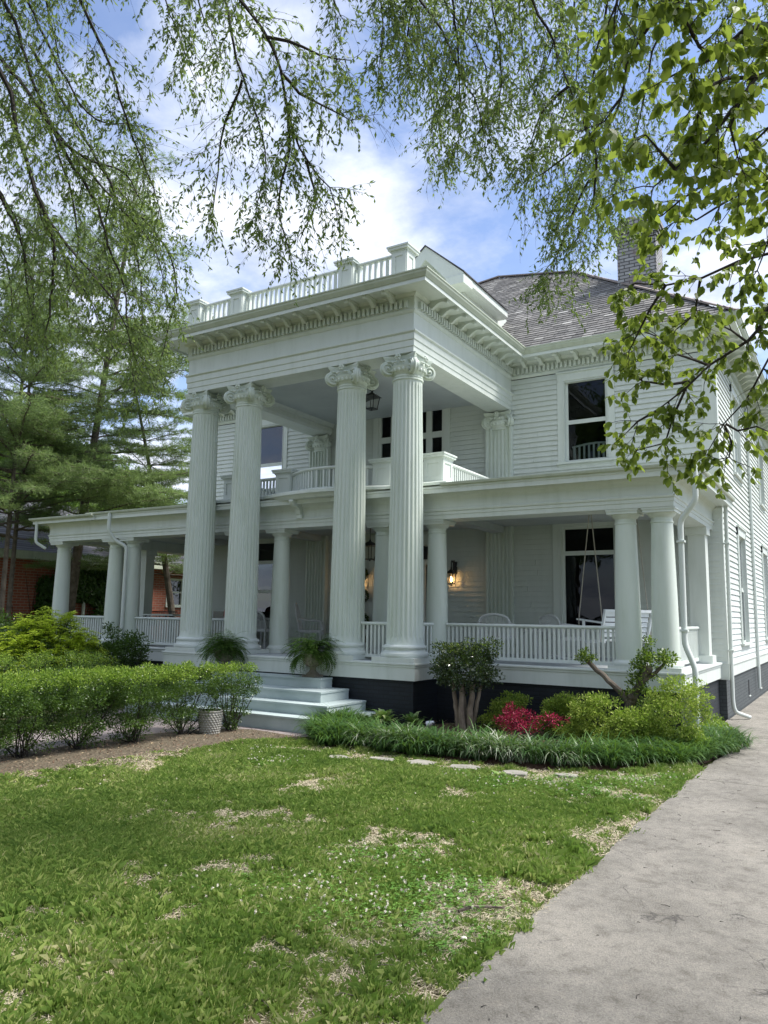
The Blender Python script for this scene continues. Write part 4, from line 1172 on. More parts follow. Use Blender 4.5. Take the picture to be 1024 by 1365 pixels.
# stepping stones
rs = random.Random(8)
for (sx, sy, w_, h_, lab) in [(.93, -3.28, .17, .13, 'grey stepping stone nearest the front steps at the left end of the row'),
                          (1.45, -3.05, .20, .10, 'narrow pale stepping stone second from the left in the row'),
                          (1.93, -2.98, .20, .17, 'pale pointed stepping stone third from the left in the row'),
                          (2.52, -2.92, .21, .15, 'widest pale stepping stone fourth from the left in the row'),
                          (3.14, -2.86, .17, .13, 'low stepping stone fifth from the left, half sunk in grass'),
                          (3.68, -2.66, .15, .10, 'smallest dull stepping stone at the right end of the row')]:
    a0 = rs.uniform(0, 1); pl = []
    for i in range(7):
        a = a0+2*PI*i/7+rs.uniform(-.25, .25); r = rs.uniform(.85, 1.1); pl.append((sx+w_*r*math.cos(a), sy+h_*r*math.sin(a)))
    mb = MB(); k = 7
    for s_, z in ((1, -.03), (1, .030), (.95, .038)):
        mb.v += [(sx+(x-sx)*s_, sy+(y-sy)*s_, GZ+z+.01*(x-sx)) for x, y in pl]
    mb.f = [(i*k+j, i*k+(j+1) % k, (i+1)*k+(j+1) % k, (i+1)*k+j) for i in range(2) for j in range(k)]+[tuple(2*k+j for j in range(k))]
    tag(mb.build('stepping_stone', 'stone'), lab, 'stone', 'stepping stones along the flower bed')
# broken stick and a few bits lying on the lawn
mb = MB(); mb.tube([(4.44, -7.06, GZ+.02), (4.49, -7.0, GZ+.035), (4.54, -6.93, GZ+.03), (4.60, -6.88, GZ+.022), (4.66, -6.84, GZ+.018)], .011, 6, .006); mb.tube([(4.49, -7.0, GZ+.03), (4.50, -6.96, GZ+.05)], .006, 5, .003)
tag(mb.build('stick', 'pinebark'), 'short brown broken stick lying on the bare patch beside the driveway', 'stick')
mb = MB(); mb.ball((4.65, -7.42, GZ+.025), .018, 6, .7)
tag(mb.build('pebble', 'flower'), 'small white pebble on the bare lawn edge near the stick', 'stone')
# fallen twigs and dead leaves on the lawn and litter
rq = random.Random(19); mb = MB()
for i in range(170):
    x = rq.uniform(-2.2, 4.7); y = rq.uniform(-9.5, -2.4)
    if x > -.9 and rq.random() < .45: continue
    a = rq.uniform(0, 2*PI); ln = rq.uniform(.04, .16); z = GZ+(.03 if x < -1 else .035)
    mb.tube([(x, y, z), (x+ln*.5*math.cos(a), y+ln*.5*math.sin(a), z+.008), (x+ln*math.cos(a+.4), y+ln*math.sin(a+.4), z-.01)], .003, 4, .0015)
tag(mb.build('fallen_twigs', 'pinebark'), kind='stuff')
n = 900; x = RNG.uniform(-2.4, 4.8, n); y = RNG.uniform(-9.5, -2.3, n)
k = (x < -.7) | (RNG.random(n) < .3); x, y = x[k], y[k]; n = len(x)
np_mesh('dead_leaves', kites(np.stack([x, y, np.full(n, GZ+.03)], 1), rdir(n)*np.array([1, 1, .25]), rdir(n, 2), RNG.uniform(.02, .05, n), RNG.uniform(.012, .025, n)), 4, simple('dead_leaf', (.20, .13, .07), (.45, .36, .22), 12, .8, 0), None, (0, 0, 0), 'stuff')
LIMBS = {
 'LEFT': [
  (0.05, [(-1.01, -9.88, 6.12), (1.02, -9.15, 5.59), (1.42, -8.63, 4.73), (1.46, -8.47, 4.27), (1.47, -8.31, 3.93), (1.53, -8.22, 3.71), (1.58, -7.97, 3.5), (1.75, -7.69, 3.14), (1.74, -7.53, 2.84)]),
  (0.02, [(1.46, -8.25, 3.86), (1.42, -8.08, 3.58), (1.29, -7.99, 3.21), (1.12, -7.9, 2.96)]),
  (0.035, [(-0.66, -9.44, 6.45), (0.53, -8.55, 5.64), (0.88, -8.34, 5.26), (1.05, -8.16, 4.98), (1.13, -7.95, 4.71), (1.2, -7.8, 4.47), (1.29, -7.62, 4.19), (1.32, -7.51, 3.89), (1.31, -7.32, 3.6), (1.32, -7.24, 3.21), (1.27, -7.12, 2.84)]),
  (0.028, [(0.05, -9.27, 7.19), (0.46, -8.31, 6.42), (0.67, -8.23, 5.95), (0.77, -8.13, 5.67), (0.81, -7.98, 5.25), (0.85, -7.8, 4.96), (0.97, -7.56, 4.7), (1.07, -7.18, 4.43), (1.16, -6.88, 4.17), (1.11, -6.65, 3.75)]),
  (0.026, [(1.29, -8.63, 7.09), (1.55, -8.25, 5.95), (1.73, -8.23, 5.49), (1.77, -8.08, 5.25), (1.8, -7.91, 4.97), (1.75, -7.78, 4.8), (1.73, -7.59, 4.58), (1.72, -7.4, 4.35), (1.68, -7.24, 4.1)]),
  (0.02, [(0.34, -8.77, 6.53), (0.78, -8.21, 6.07), (0.89, -7.97, 5.69), (1.0, -7.75, 5.3), (1.18, -7.6, 5.04), (1.4, -7.34, 5.05), (1.35, -7.19, 4.82)]),
  (0.02, [(0.44, -8.55, 4.8), (0.77, -8.18, 4.16), (0.81, -7.97, 3.78), (0.73, -7.81, 3.4), (0.69, -7.72, 3.17)]),
  (0.02, [(-0.02, -8.25, 5.8), (0.15, -7.81, 5.34), (0.07, -7.49, 4.94), (-0.01, -7.24, 4.54), (0.04, -6.81, 4.07), (0.06, -6.5, 3.61)]),
  (0.015, [(1.13, -7.95, 4.71), (1.16, -7.63, 4.64), (1.25, -7.34, 4.66), (1.21, -7.08, 4.51)]),
  (0.015, [(1.0, -8.26, 6.63), (0.89, -7.99, 6.04), (0.79, -7.79, 5.79), (0.7, -7.63, 5.56)]),
 ],
 'LEFTLOW': [
  (0.02, [(-0.05, -7.53, 6.31), (0.22, -7.06, 5.53), (0.37, -6.78, 5.06), (0.41, -6.48, 4.53), (0.32, -6.27, 4.05), (0.17, -6.16, 3.53), (0.04, -6.07, 2.99)]),
  (0.016, [(0.28, -6.9, 5.27), (0.45, -6.55, 4.91), (0.63, -6.26, 4.57), (0.58, -6.04, 4.17), (0.4, -5.98, 3.72), (0.23, -5.94, 3.25)]),
  (0.016, [(-0.8, -7.94, 5.6), (-0.45, -7.38, 4.83), (-0.43, -7.15, 4.37), (-0.51, -6.97, 3.97), (-0.6, -6.92, 3.68)]),
  (0.014, [(-0.17, -7.23, 5.73), (-0.13, -6.89, 5.07), (-0.2, -6.71, 4.5), (-0.39, -6.66, 4.06), (-0.46, -6.54, 3.69)]),
  (0.014, [(-1.01, -7.61, 4.96), (-0.79, -7.22, 4.51), (-0.77, -7.06, 4.07), (-0.87, -7.02, 3.78)]),
  (0.012, [(0.37, -6.78, 5.06), (0.16, -6.67, 4.6), (0.06, -6.45, 4.12), (-0.11, -6.37, 3.6)]),
 ],
 'MID': [
  (0.04, [(2.43, -8.1, 7.9), (2.98, -8.04, 5.55), (3.17, -7.97, 5.04), (3.27, -7.84, 4.86), (3.33, -7.7, 4.61), (3.28, -7.53, 4.38), (3.3, -7.32, 4.14), (3.38, -7.14, 3.99), (3.37, -7.02, 3.81)]),
  (0.015, [(3.33, -7.7, 4.61), (3.34, -7.49, 4.57), (3.4, -7.29, 4.57), (3.55, -7.12, 4.5)]),
  (0.024, [(2.38, -7.87, 7.5), (2.64, -7.69, 5.75), (2.76, -7.71, 5.42), (2.81, -7.66, 5.09), (2.83, -7.55, 4.84), (2.87, -7.35, 4.5), (2.8, -7.23, 4.28), (2.63, -7.13, 3.96)]),
  (0.014, [(3.27, -7.82, 4.83), (3.44, -7.76, 4.76), (3.64, -7.66, 4.65), (3.86, -7.58, 4.57)]),
  (0.014, [(1.75, -7.76, 7.27), (1.86, -7.57, 6.07), (1.94, -7.48, 5.75), (1.91, -7.28, 5.55), (1.9, -7.15, 5.42)]),
  (0.014, [(2.07, -7.61, 6.86), (2.17, -7.46, 5.95), (2.2, -7.31, 5.69), (2.2, -7.11, 5.51)]),
  (0.014, [(3.28, -7.53, 4.38), (3.11, -7.33, 4.16), (2.96, -7.24, 3.88), (2.95, -7.07, 3.61)]),
  (0.012, [(2.83, -7.55, 4.84), (2.54, -7.43, 4.61), (2.39, -7.33, 4.32), (2.27, -7.24, 4.07)]),
  (0.012, [(3.3, -7.32, 4.14), (3.21, -7.09, 3.94), (2.98, -6.98, 3.74)]),
  (0.012, [(3.36, -7.39, 6.17), (3.44, -7.29, 5.56), (3.54, -7.22, 5.26)]),
 ],
 'RIGHT': [
  (0.03, [(3.43, -6.95, 8.4), (3.81, -6.91, 6.03), (4.01, -6.87, 5.51), (4.13, -6.74, 5.29), (4.2, -6.58, 4.99), (4.26, -6.44, 4.86), (4.28, -6.25, 4.61)]),
  (0.035, [(4.35, -6.5, 8.44), (4.66, -6.58, 5.82), (4.82, -6.62, 5.33), (4.93, -6.48, 5.05), (4.99, -6.34, 4.75), (5.06, -6.19, 4.57), (5.14, -6.1, 4.47)]),
  (0.018, [(3.91, -6.32, 6.83), (3.96, -6.25, 6.07), (3.93, -6.07, 5.71), (3.87, -5.88, 5.28), (3.76, -5.71, 4.98)]),
  (0.014, [(5.14, -6.1, 4.47), (4.96, -6.01, 4.44), (4.68, -5.93, 4.37), (4.5, -5.96, 4.3)]),
  (0.016, [(5.06, -6.19, 4.57), (5.08, -5.93, 4.37), (4.98, -5.69, 4.13), (4.79, -5.6, 3.86)]),
  (0.014, [(4.99, -6.34, 4.75), (4.72, -6.17, 4.73), (4.59, -6.08, 4.54)]),
  (0.014, [(3.61, -7.06, 6.61), (3.68, -6.96, 5.71), (3.67, -6.87, 5.46), (3.54, -6.72, 5.22)]),
  (0.016, [(4.34, -6.34, 7.16), (4.26, -6.09, 6.05), (4.27, -5.94, 5.74), (4.2, -5.74, 5.46), (4.05, -5.6, 5.2)]),
  (0.02, [(5.26, -5.77, 7.48), (5.17, -5.73, 5.99), (5.02, -5.63, 5.51), (4.91, -5.51, 5.14), (4.78, -5.31, 4.8), (4.51, -5.15, 4.39)]),
  (0.02, [(5.77, -5.21, 7.74), (5.5, -4.81, 6.56), (5.29, -4.69, 6.04), (5.12, -4.44, 5.64), (4.9, -4.21, 5.21), (4.79, -4.06, 4.91)]),
  (0.018, [(6.23, -5.05, 7.63), (6.04, -4.64, 6.44), (5.88, -4.47, 6.03), (5.65, -4.31, 5.77), (5.41, -4.19, 5.53), (5.21, -4.1, 5.33)]),
  (0.014, [(6.51, -4.43, 6.99), (6.28, -4.19, 6.37), (6.05, -4.06, 6.01), (5.89, -3.88, 5.71)]),
  (0.012, [(4.88, -6.16, 6.06), (4.86, -6.04, 5.62), (4.68, -5.9, 5.39), (4.55, -5.81, 5.22)]),
  (0.012, [(3.83, -6.69, 6.13), (3.78, -6.62, 5.73), (3.65, -6.49, 5.53), (3.53, -6.41, 5.36)]),
  (0.012, [(4.93, -5.62, 4.38), (4.74, -5.53, 4.14), (4.6, -5.44, 3.88), (4.52, -5.39, 3.71)]),
 ],
 'RIGHTUP': [
  (0.014, [(3.41, -6.4, 7.63), (3.51, -6.2, 6.38), (3.53, -5.94, 5.97), (3.47, -5.67, 5.63), (3.46, -5.43, 5.31)]),
  (0.014, [(3.71, -6.23, 7.63), (3.68, -5.94, 6.51), (3.9, -5.52, 6.03), (3.86, -5.25, 5.68), (3.69, -5.04, 5.29)]),
  (0.014, [(3.94, -5.94, 7.77), (3.89, -5.65, 6.64), (3.55, -5.44, 6.07), (3.24, -5.25, 5.65), (3.23, -5.05, 5.35)]),
  (0.014, [(4.43, -5.69, 7.73), (4.25, -5.43, 6.57), (4.21, -5.16, 6.08), (4.23, -4.82, 5.65), (4.03, -4.62, 5.25)]),
  (0.014, [(4.8, -5.52, 7.69), (4.72, -5.23, 6.51), (4.65, -4.93, 5.98), (4.33, -4.66, 5.47), (4.14, -4.38, 4.93)]),
  (0.014, [(5.25, -5.18, 7.76), (5.17, -4.68, 6.65), (4.93, -4.36, 6.0), (4.53, -4.06, 5.4), (4.31, -3.8, 4.82)]),
  (0.014, [(3.46, -6.47, 7.16), (3.33, -6.22, 6.3), (3.37, -5.94, 6.03), (3.25, -5.79, 5.79)]),
 ],
 'DOG': [
  (0.022, [(7.04, -8.21, 3.21), (6.64, -8.45, 3.06), (6.48, -8.64, 2.97), (6.41, -8.72, 2.91), (6.36, -8.71, 2.89), (6.31, -8.78, 2.81), (6.25, -8.82, 2.76), (6.2, -8.86, 2.73), (6.14, -8.87, 2.72)]),
  (0.013, [(6.78, -8.29, 3.01), (6.55, -8.37, 2.95), (6.42, -8.46, 2.89), (6.36, -8.52, 2.79), (6.29, -8.57, 2.67), (6.21, -8.54, 2.61), (6.15, -8.57, 2.55), (6.04, -8.6, 2.47)]),
  (0.009, [(6.42, -8.46, 2.89), (6.32, -8.57, 2.86), (6.26, -8.61, 2.82), (6.23, -8.62, 2.74), (6.19, -8.57, 2.66)]),
  (0.016, [(6.34, -8.72, 3.52), (6.2, -8.91, 3.11), (6.17, -8.94, 2.98), (6.13, -8.99, 2.87), (6.07, -8.96, 2.83), (6.04, -8.98, 2.77), (6.0, -8.92, 2.67), (5.93, -8.9, 2.61)]),
  (0.01, [(6.09, -9.08, 3.27), (6.08, -9.18, 2.93), (6.06, -9.21, 2.81), (6.03, -9.19, 2.77)]),
  (0.012, [(6.86, -7.73, 2.85), (6.51, -7.9, 2.74), (6.41, -7.99, 2.7), (6.32, -8.12, 2.7), (6.24, -8.23, 2.68), (6.18, -8.21, 2.64), (6.06, -8.2, 2.59), (5.99, -8.2, 2.55)]),
  (0.008, [(6.5, -7.63, 2.87), (6.39, -7.72, 2.82), (6.28, -7.73, 2.82), (6.19, -7.81, 2.74), (6.08, -7.8, 2.7), (5.97, -7.82, 2.7)]),
  (0.012, [(6.8, -7.12, 2.75), (6.35, -7.31, 2.67), (6.22, -7.41, 2.62), (6.03, -7.41, 2.57), (5.85, -7.44, 2.55), (5.71, -7.48, 2.58), (5.64, -7.48, 2.55)]),
  (0.02, [(6.97, -6.74, 3.1), (6.44, -6.88, 2.68), (6.3, -6.92, 2.49), (6.19, -6.98, 2.32), (5.99, -6.97, 2.22), (5.87, -7.05, 2.09), (5.69, -7.05, 1.96)]),
  (0.009, [(5.99, -6.97, 2.22), (5.85, -7.11, 2.27), (5.76, -7.16, 2.37), (5.65, -7.2, 2.42)]),
  (0.009, [(5.9, -6.96, 2.15), (5.78, -7.07, 2.11), (5.64, -7.11, 2.14), (5.56, -7.15, 2.22)]),
  (0.008, [(5.87, -7.05, 2.09), (5.8, -7.02, 1.93), (5.73, -7.0, 1.79), (5.58, -7.02, 1.75)]),
  (0.008, [(5.85, -7.44, 2.55), (5.77, -7.41, 2.45), (5.69, -7.39, 2.35), (5.63, -7.36, 2.24)]),
  (0.008, [(5.72, -7.05, 1.98), (5.6, -7.06, 1.92), (5.54, -7.06, 1.86)]),
  (0.01, [(6.66, -6.75, 2.64), (6.33, -6.86, 2.32), (6.27, -6.92, 2.17), (6.21, -6.9, 2.09), (6.15, -6.89, 2.01), (6.04, -6.87, 1.88), (5.95, -6.85, 1.75)]),
  (0.007, [(6.04, -6.87, 1.88), (6.11, -6.85, 1.84), (6.21, -6.84, 1.85), (6.26, -6.83, 1.83)]),
  (0.007, [(6.04, -6.87, 1.88), (6.07, -6.84, 1.78), (6.05, -6.83, 1.7), (5.99, -6.83, 1.69)]),
  (0.007, [(6.03, -7.41, 2.57), (5.98, -7.35, 2.39), (5.88, -7.34, 2.33)]),
  (0.008, [(6.63, -7.76, 2.91), (6.43, -7.65, 2.69), (6.36, -7.61, 2.6), (6.31, -7.56, 2.48)]),
  (0.008, [(6.63, -8.4, 2.99), (6.52, -8.39, 2.79), (6.44, -8.36, 2.73), (6.39, -8.34, 2.7), (6.33, -8.34, 2.68)]),
  (0.007, [(6.31, -8.78, 2.81), (6.28, -8.9, 2.79), (6.24, -8.94, 2.84), (6.22, -8.99, 2.89)]),
  (0.007, [(6.36, -8.52, 2.79), (6.32, -8.47, 2.71), (6.33, -8.41, 2.61)]),
  (0.007, [(6.12, -8.57, 2.54), (6.08, -8.66, 2.58), (6.04, -8.71, 2.63)]),
  (0.007, [(6.19, -6.98, 2.32), (6.12, -7.01, 2.39), (6.03, -7.04, 2.45)]),
 ],
}
# ------------------------------------------------------------------ overhanging branches
def smooth_path(pts, step=.12, jit=.012, rnd=None):
    P = [Vector(p) for p in pts]; out = []
    for i in range(len(P)-1):
        p0 = P[max(i-1, 0)]; p1 = P[i]; p2 = P[i+1]; p3 = P[min(i+2, len(P)-1)]
        n = max(1, int((p2-p1).length/step))
        for k in range(n):
            t = k/n
            q = .5*((2*p1)+(-p0+p2)*t+(2*p0-5*p1+4*p2-p3)*t*t+(-p0+3*p1-3*p2+p3)*t**3)
            if rnd: q = q+Vector((rnd.uniform(-jit, jit), rnd.uniform(-jit, jit), rnd.uniform(-jit, jit)))
            out.append(q)
    out.append(P[-1]); return out
def inview(p, mx=.74, lo=-.9):
    d = p-CAM; z = d.dot(f_)
    return z > .8 and abs(d.dot(r2)/z) < mx and d.dot(u2)/z < .80
def grow(limbs, seed, spacing, tl, sub, subl, droop, perp=.8, fwd=.5, twr=.0026, leaf_gap=.022):
    rnd = random.Random(seed); wood = MB(); segs = []     # segs: (points, leaf density)
    for r0, pts in limbs:
        P = smooth_path(pts, .10, .010, rnd); m = len(P)
        wood.tube(P, lambda t, r0=r0: .72*r0*(1-t)**.8+.0028, 6)
        acc = 0
        for i in range(1, m):
            acc += (P[i]-P[i-1]).length
            while acc > spacing:
                acc -= spacing
                if not inview(P[i]): continue
                t = i/m; d = (P[i]-P[i-1]).normalized()
                rv = Vector((rnd.gauss(0, 1), rnd.gauss(0, 1), rnd.gauss(0, 1))); rv = (rv-d*rv.dot(d)).normalized()
                dd = (d*fwd*rnd.uniform(.4, 1.4)+rv*perp+Vector((0, 0, -droop*rnd.uniform(.2, 1)))).normalized()
                L_ = tl*rnd.uniform(.45, 1.15)*(1-.35*t)
                q = [P[i]]; cur = dd.copy()
                for k in range(5):
                    cur = (cur+Vector((rnd.gauss(0, .12), rnd.gauss(0, .12), rnd.gauss(0, .1)-droop*.28))).normalized(); q.append(q[-1]+cur*L_/5)
                wood.tube(q, twr, 3, twr*.4, caps=False); dens = rnd.choice([.25, .6, .9, 1, 1, 1.2]); segs.append((q, dens))
                for s_ in range(sub):
                    k = rnd.randint(1, 4); b = q[k]; e = (q[k+1]-q[k]).normalized()
                    rv = Vector((rnd.gauss(0, 1), rnd.gauss(0, 1), rnd.gauss(0, .8))); rv = (rv-e*rv.dot(e)).normalized()
                    cur = (e*.6+rv*.8+Vector((0, 0, -droop*.6))).normalized(); l2 = subl*rnd.uniform(.5, 1.2); w_ = [b]
                    for j in range(4):
                        cur = (cur+Vector((rnd.gauss(0, .1), rnd.gauss(0, .1), -droop*.3))).normalized(); w_.append(w_[-1]+cur*l2/4)
                    wood.tube(w_, twr*.5, 3, twr*.25, caps=False); segs.append((w_, dens))
    return wood, segs
def along(segs, gap, rng):
    pos = []; dr = []
    for q, dens in segs:
        A = np.array([tuple(p) for p in q]); L_ = np.linalg.norm(A[1:]-A[:-1], axis=1); tot = L_.sum(); n = rng.poisson(tot/gap*dens)
        if n < 1: continue
        s_ = rng.random(n)*tot; cs = np.concatenate([[0], np.cumsum(L_)]); i = np.clip(np.searchsorted(cs, s_)-1, 0, len(L_)-1)
        t = ((s_-cs[i])/L_[i])[:, None]; pos.append(A[i]*(1-t)+A[i+1]*t); dr.append((A[i+1]-A[i])/L_[i][:, None])
    return np.concatenate(pos), np.concatenate(dr)
def fine_canopy(key, label, trunk, seed, spacing=.075, tl=.62, sub=5, subl=.30, gap=.022, name='elm_tree', group=None, size=.046):
    wood, segs = grow(LIMBS[key], seed, spacing, tl, sub, subl, .45)
    base, top = trunk
    t = thing(name, label, 'tree', base, group)
    tw = MB(); b = Vector(base); tp = Vector(top)
    P = smooth_path([b-Vector((0, 0, .2)), b.lerp(tp, .35)+Vector((.1, .06, 0)), b.lerp(tp, .7)+Vector((-.06, .1, 0)), tp], .4)
    tw.tube(P, lambda u: .30*(1-u)+.13+.12*max(0, .12-u)*8, 12)
    for r0, pts in LIMBS[key]:
        if r0 >= .026:
            q = Vector(pts[0]); P = smooth_path([tp, tp.lerp(q, .5)+Vector((0, 0, .35)), q], .4); tw.tube(P, lambda u, r0=r0: .11*(1-u)+r0*u, 8)
    tw.build('trunk', 'bark', t, True)
    wood.build('branch', 'bark', t)
    rng = np.random.default_rng(seed); p, d = along(segs, gap, rng); n = len(p)
    dd = norm(d*.5+rdir(n, 0, rng)*.75+np.array([0, 0, -.45])); sz = size*rng.uniform(.6, 1.25, n)
    np_mesh('leaves', kites(p, dd, rdir(n, .3, rng), sz, sz*.36, .1, .45), 4, 'canopy', t, -Vector(base))
    print(key, n, len(segs))
fine_canopy('LEFT', 'tall fine-leaved tree whose dark drooping branches hang over the left of the lawn', ((-4.6, -7.3, GZ), (-3.9, -7.6, 5.2)), 21, spacing=.065, sub=5, gap=.027)
fine_canopy('LEFTLOW', 'drooping yellow-green tree boughs hanging before the pines at the left', ((-6.4, -6.6, GZ), (-5.4, -6.9, 5.0)), 24, spacing=.07, sub=5, gap=.026, tl=.5)
fine_canopy('RIGHTUP', 'fine-leaved tree spreading thin twigs across the top behind the broad-leaved one', ((4.6, -15.2, GZ), (4.4, -13.6, 6.3)), 25, spacing=.07, sub=5, gap=.027, tl=.55)
fine_canopy('MID', 'fine-leaved tree whose long branch hangs down over the middle of the roof balustrade', ((2.2, -14.5, GZ), (2.0, -13.0, 5.6)), 22, spacing=.065, sub=5, tl=.52, gap=.025)
fine_canopy('RIGHT', 'fine-leaved tree whose hanging twigs fill the sky left of the chimney', ((8.8, -14.6, GZ), (7.2, -13.2, 6.0)), 23, spacing=.055, sub=6, tl=.6, gap=.021)
# dogwood with broad leaves
wood, segs = grow(LIMBS['DOG'], 31, .062, .26, 2, .13, .12, perp=.75, fwd=.7, twr=.0032)
dg = thing('dogwood_tree', 'broad-leaved tree reaching its bright green branches in from the right over the driveway', 'tree', (9.6, -7.2, GZ))
tw = MB(); tp = Vector((9.0, -7.0, 2.4)); P = smooth_path([(9.6, -7.2, GZ-.1), (9.5, -7.1, .4), (9.15, -7.1, 1.6), tp], .3); tw.tube(P, .13, 10, .08)
for r0, pts in LIMBS['DOG']:
    if r0 >= .010:
        q = Vector(pts[0]); tw.tube(smooth_path([tp, tp.lerp(q, .5)+Vector((.1, 0, .15)), q], .3), lambda u, r0=r0: .05*(1-u)+r0*u, 8)
tw.build('trunk', 'bark', dg, True); wood.build('branch', 'bark', dg)
rng = np.random.default_rng(5); tips = []
for q, dens in segs:
    A = [np.array(tuple(p)) for p in q]; e = norm((A[-1]-A[-2])[None])[0]
    for k, c_ in ((len(A)-1, rng.integers(3, 6)), (len(A)//2+1, rng.integers(1, 4)), (2, rng.integers(0, 3)), (1, rng.integers(0, 3))):
        for _ in range(c_): tips.append((A[k], e))
p = np.array([a for a, b in tips]); e = np.array([b for a, b in tips]); n = len(p)
p = p+rdir(n, 0, rng)*.006
dd = norm(e*.35+rdir(n, 0, rng)*.75+np.array([0, 0, -.75])); sz = rng.uniform(.028, .062, n)
hn = np.cross(dd, rdir(n, 0, rng))
np_mesh('leaves', ovals(p, dd, norm(hn+np.array([0, 0, .35])), sz, sz*rng.uniform(.52, .68, n)), 8, 'dogwood', dg, -Vector((9.6, -7.2, GZ)))
print('dogwood', n)

# ------------------------------------------------------------------ background trees
def decid(name, label, base, h, rx, seed, mat='tree', leaf=.16, ncl=170, per=170, zlow=.3, group=None, trunk_r=.22, cat='tree', parts=True):
    rng = np.random.default_rng(seed); rnd = random.Random(seed)
    t = thing(name, label, cat, base, group)
    # limbs
    mb = MB(); top = Vector((rnd.uniform(-.4, .4), rnd.uniform(-.4, .4), h*.86))
    P = smooth_path([(0, 0, -.2), (rnd.uniform(-.2, .2), rnd.uniform(-.2, .2), h*.35), tuple(top)], .5); mb.tube(P, trunk_r, 9, .04)
    ends = []
    for i in range(16):
        f0 = rnd.uniform(zlow, .85); b = P[int(f0*(len(P)-1))]; a = rnd.uniform(0, 2*PI); rr = rx*rnd.uniform(.55, .95)*(1-abs(f0-.5)*.7)
        e = Vector((rr*math.cos(a), rr*math.sin(a), b.z+rnd.uniform(.05, .28)*h)); q = smooth_path([b, b.lerp(e, .5)+Vector((0, 0, .3)), e], .5)
        mb.tube(q, trunk_r*.35, 5, .02); ends += q[len(q)//2:]
    ends += P[len(P)//2:]
    mb.build('trunk', 'pinebark', t, True, (0, 0, 0))
    cz = h*(zlow+1)/2; hz = h*(1-zlow)/2
    c = []
    while len(c) < ncl:
        v = rng.normal(size=3); v /= np.linalg.norm(v); r = rng.random()**.4
        q = np.array([v[0]*rx*r, v[1]*rx*r, cz+v[2]*hz*r]); 
        if rng.random() < .35: e = ends[rng.integers(len(ends))]; q = np.array(tuple(e))+rng.normal(size=3)*.3
        c.append(q)
    c = np.array(c); R_ = rx*.16*rng.uniform(.6, 1.5, ncl)
    idx = rng.integers(0, ncl, ncl*per); n = len(idx)
    off = rdir(n, 0, rng)*(rng.random((n, 1))**.45)*R_[idx][:, None]*np.array([1.15, 1.15, .62])
    p = c[idx]+off
    np_mesh('crown', kites(p, norm(norm(off)*.6+rdir(n, 0, rng)+np.array([0, 0, -.2])), rdir(n, .8, rng), leaf*rng.uniform(.6, 1.2, n), leaf*.6*rng.uniform(.6, 1.1, n), .1, .5), 4, mat, t, (0, 0, 0))
    return t
def pine(name, label, base, h, seed, lean=(0, 0), r0=.22, blen=3.4, z0=.28, whorls=20, group=None, dens=1.0):
    rng = np.random.default_rng(seed); rnd = random.Random(seed)
    t = thing(name, label, 'tree', base, group); mb = MB()
    ax = lambda u: Vector((lean[0]*max(u, 0)**1.2, lean[1]*max(u, 0)**1.2, h*u))
    mb.tube([ax(-.02)]+[ax(i/14) for i in range(1, 15)], r0, 10, .03)
    C = []; D = []
    for wv in range(whorls):
        u = z0+(1-z0)*(wv+rnd.uniform(-.3, .3))/whorls; u = min(.985, max(z0, u)); k = rnd.randint(3, 5)
        L0_ = blen*(1-((u-z0)/(1-z0))**1.4*.8)
        for i in range(k):
            a = rnd.uniform(0, 2*PI); L_ = L0_*rnd.uniform(.55, 1.1); b = ax(u)
            e = b+Vector((math.cos(a)*L_, math.sin(a)*L_, L_*rnd.uniform(-.12, .28)+.1)); mid = b.lerp(e, .5)+Vector((0, 0, rnd.uniform(-.15, .2)))
            q = smooth_path([b, mid, e], .25, .03, rnd); mb.tube(q, .035*(L_/blen)+.012, 5, .006)
            for j in range(len(q)//4, len(q)):
                dv_ = (q[j]-q[j-1]).normalized()
                for s_ in range(2):
                    sd_ = dv_.cross(Vector((0, 0, 1)))*(1 if s_ else -1); l2 = L_*.26*rnd.uniform(.4, 1.1)*(1-.5*j/len(q))+.12
                    e2 = q[j]+(dv_*.7+sd_+Vector((0, 0, rnd.uniform(-.25, .3)))).normalized()*l2; mb.tube([q[j], e2], .008, 3, .003, caps=False)
                    nn_ = max(1, int(l2/.13))
                    for m_ in range(nn_):
                        tt = (m_+.6)/nn_; C.append(tuple(q[j].lerp(e2, tt))); D.append(tuple((e2-q[j]).normalized()))
            C.append(tuple(e)); D.append(tuple((e-mid).normalized()))
    mb.build('trunk', 'pinebark', t, True, (0, 0, 0))
    C = np.array(C); D = np.array(D); per = int(16*dens); n = len(C)*per
    p = np.repeat(C, per, 0)+rng.normal(size=(n, 3))*.035; d = norm(np.repeat(D, per, 0)*.7+rdir(n, .15, rng)*.8)
    np_mesh('crown', kites(p, d, rdir(n, 0, rng), rng.uniform(.10, .20, n), rng.uniform(.012, .02, n), .02, .5), 4, 'pine', t, (0, 0, 0))
    print('pine', n)
    return t
GP_ = 'pines beyond the left end of the porch'
p1 = pine('pine_tree', 'large pine with thick leaning trunk just above the left porch roof', (-17.6, 6.3, GZ), 18.5, 41, lean=(2.9, -.3), r0=.20, blen=5.4, group=GP_, dens=1.35, whorls=24)
p2 = pine('pine_tree', 'slim dark pine trunk nearest the left edge of the view', (-16.2, 2.9, GZ), 15, 42, lean=(.3, 0), r0=.085, blen=3.6, z0=.30, group=GP_, dens=1.35, whorls=24)
p3 = copy_tree(p2, None, (-16.9, 3.6, GZ), 2.0); p3['label'] = 'twin pine trunk close behind the slim one at the left edge, leaning right'; p3.scale = (1, 1, .92)
p4_ = copy_tree(p1, None, (-12.6, 15.5, GZ), 2.6); p4_['label'] = 'bushy pine showing between the left porch roof and the first fluted column'; p4_.scale = (.95, .95, .72)
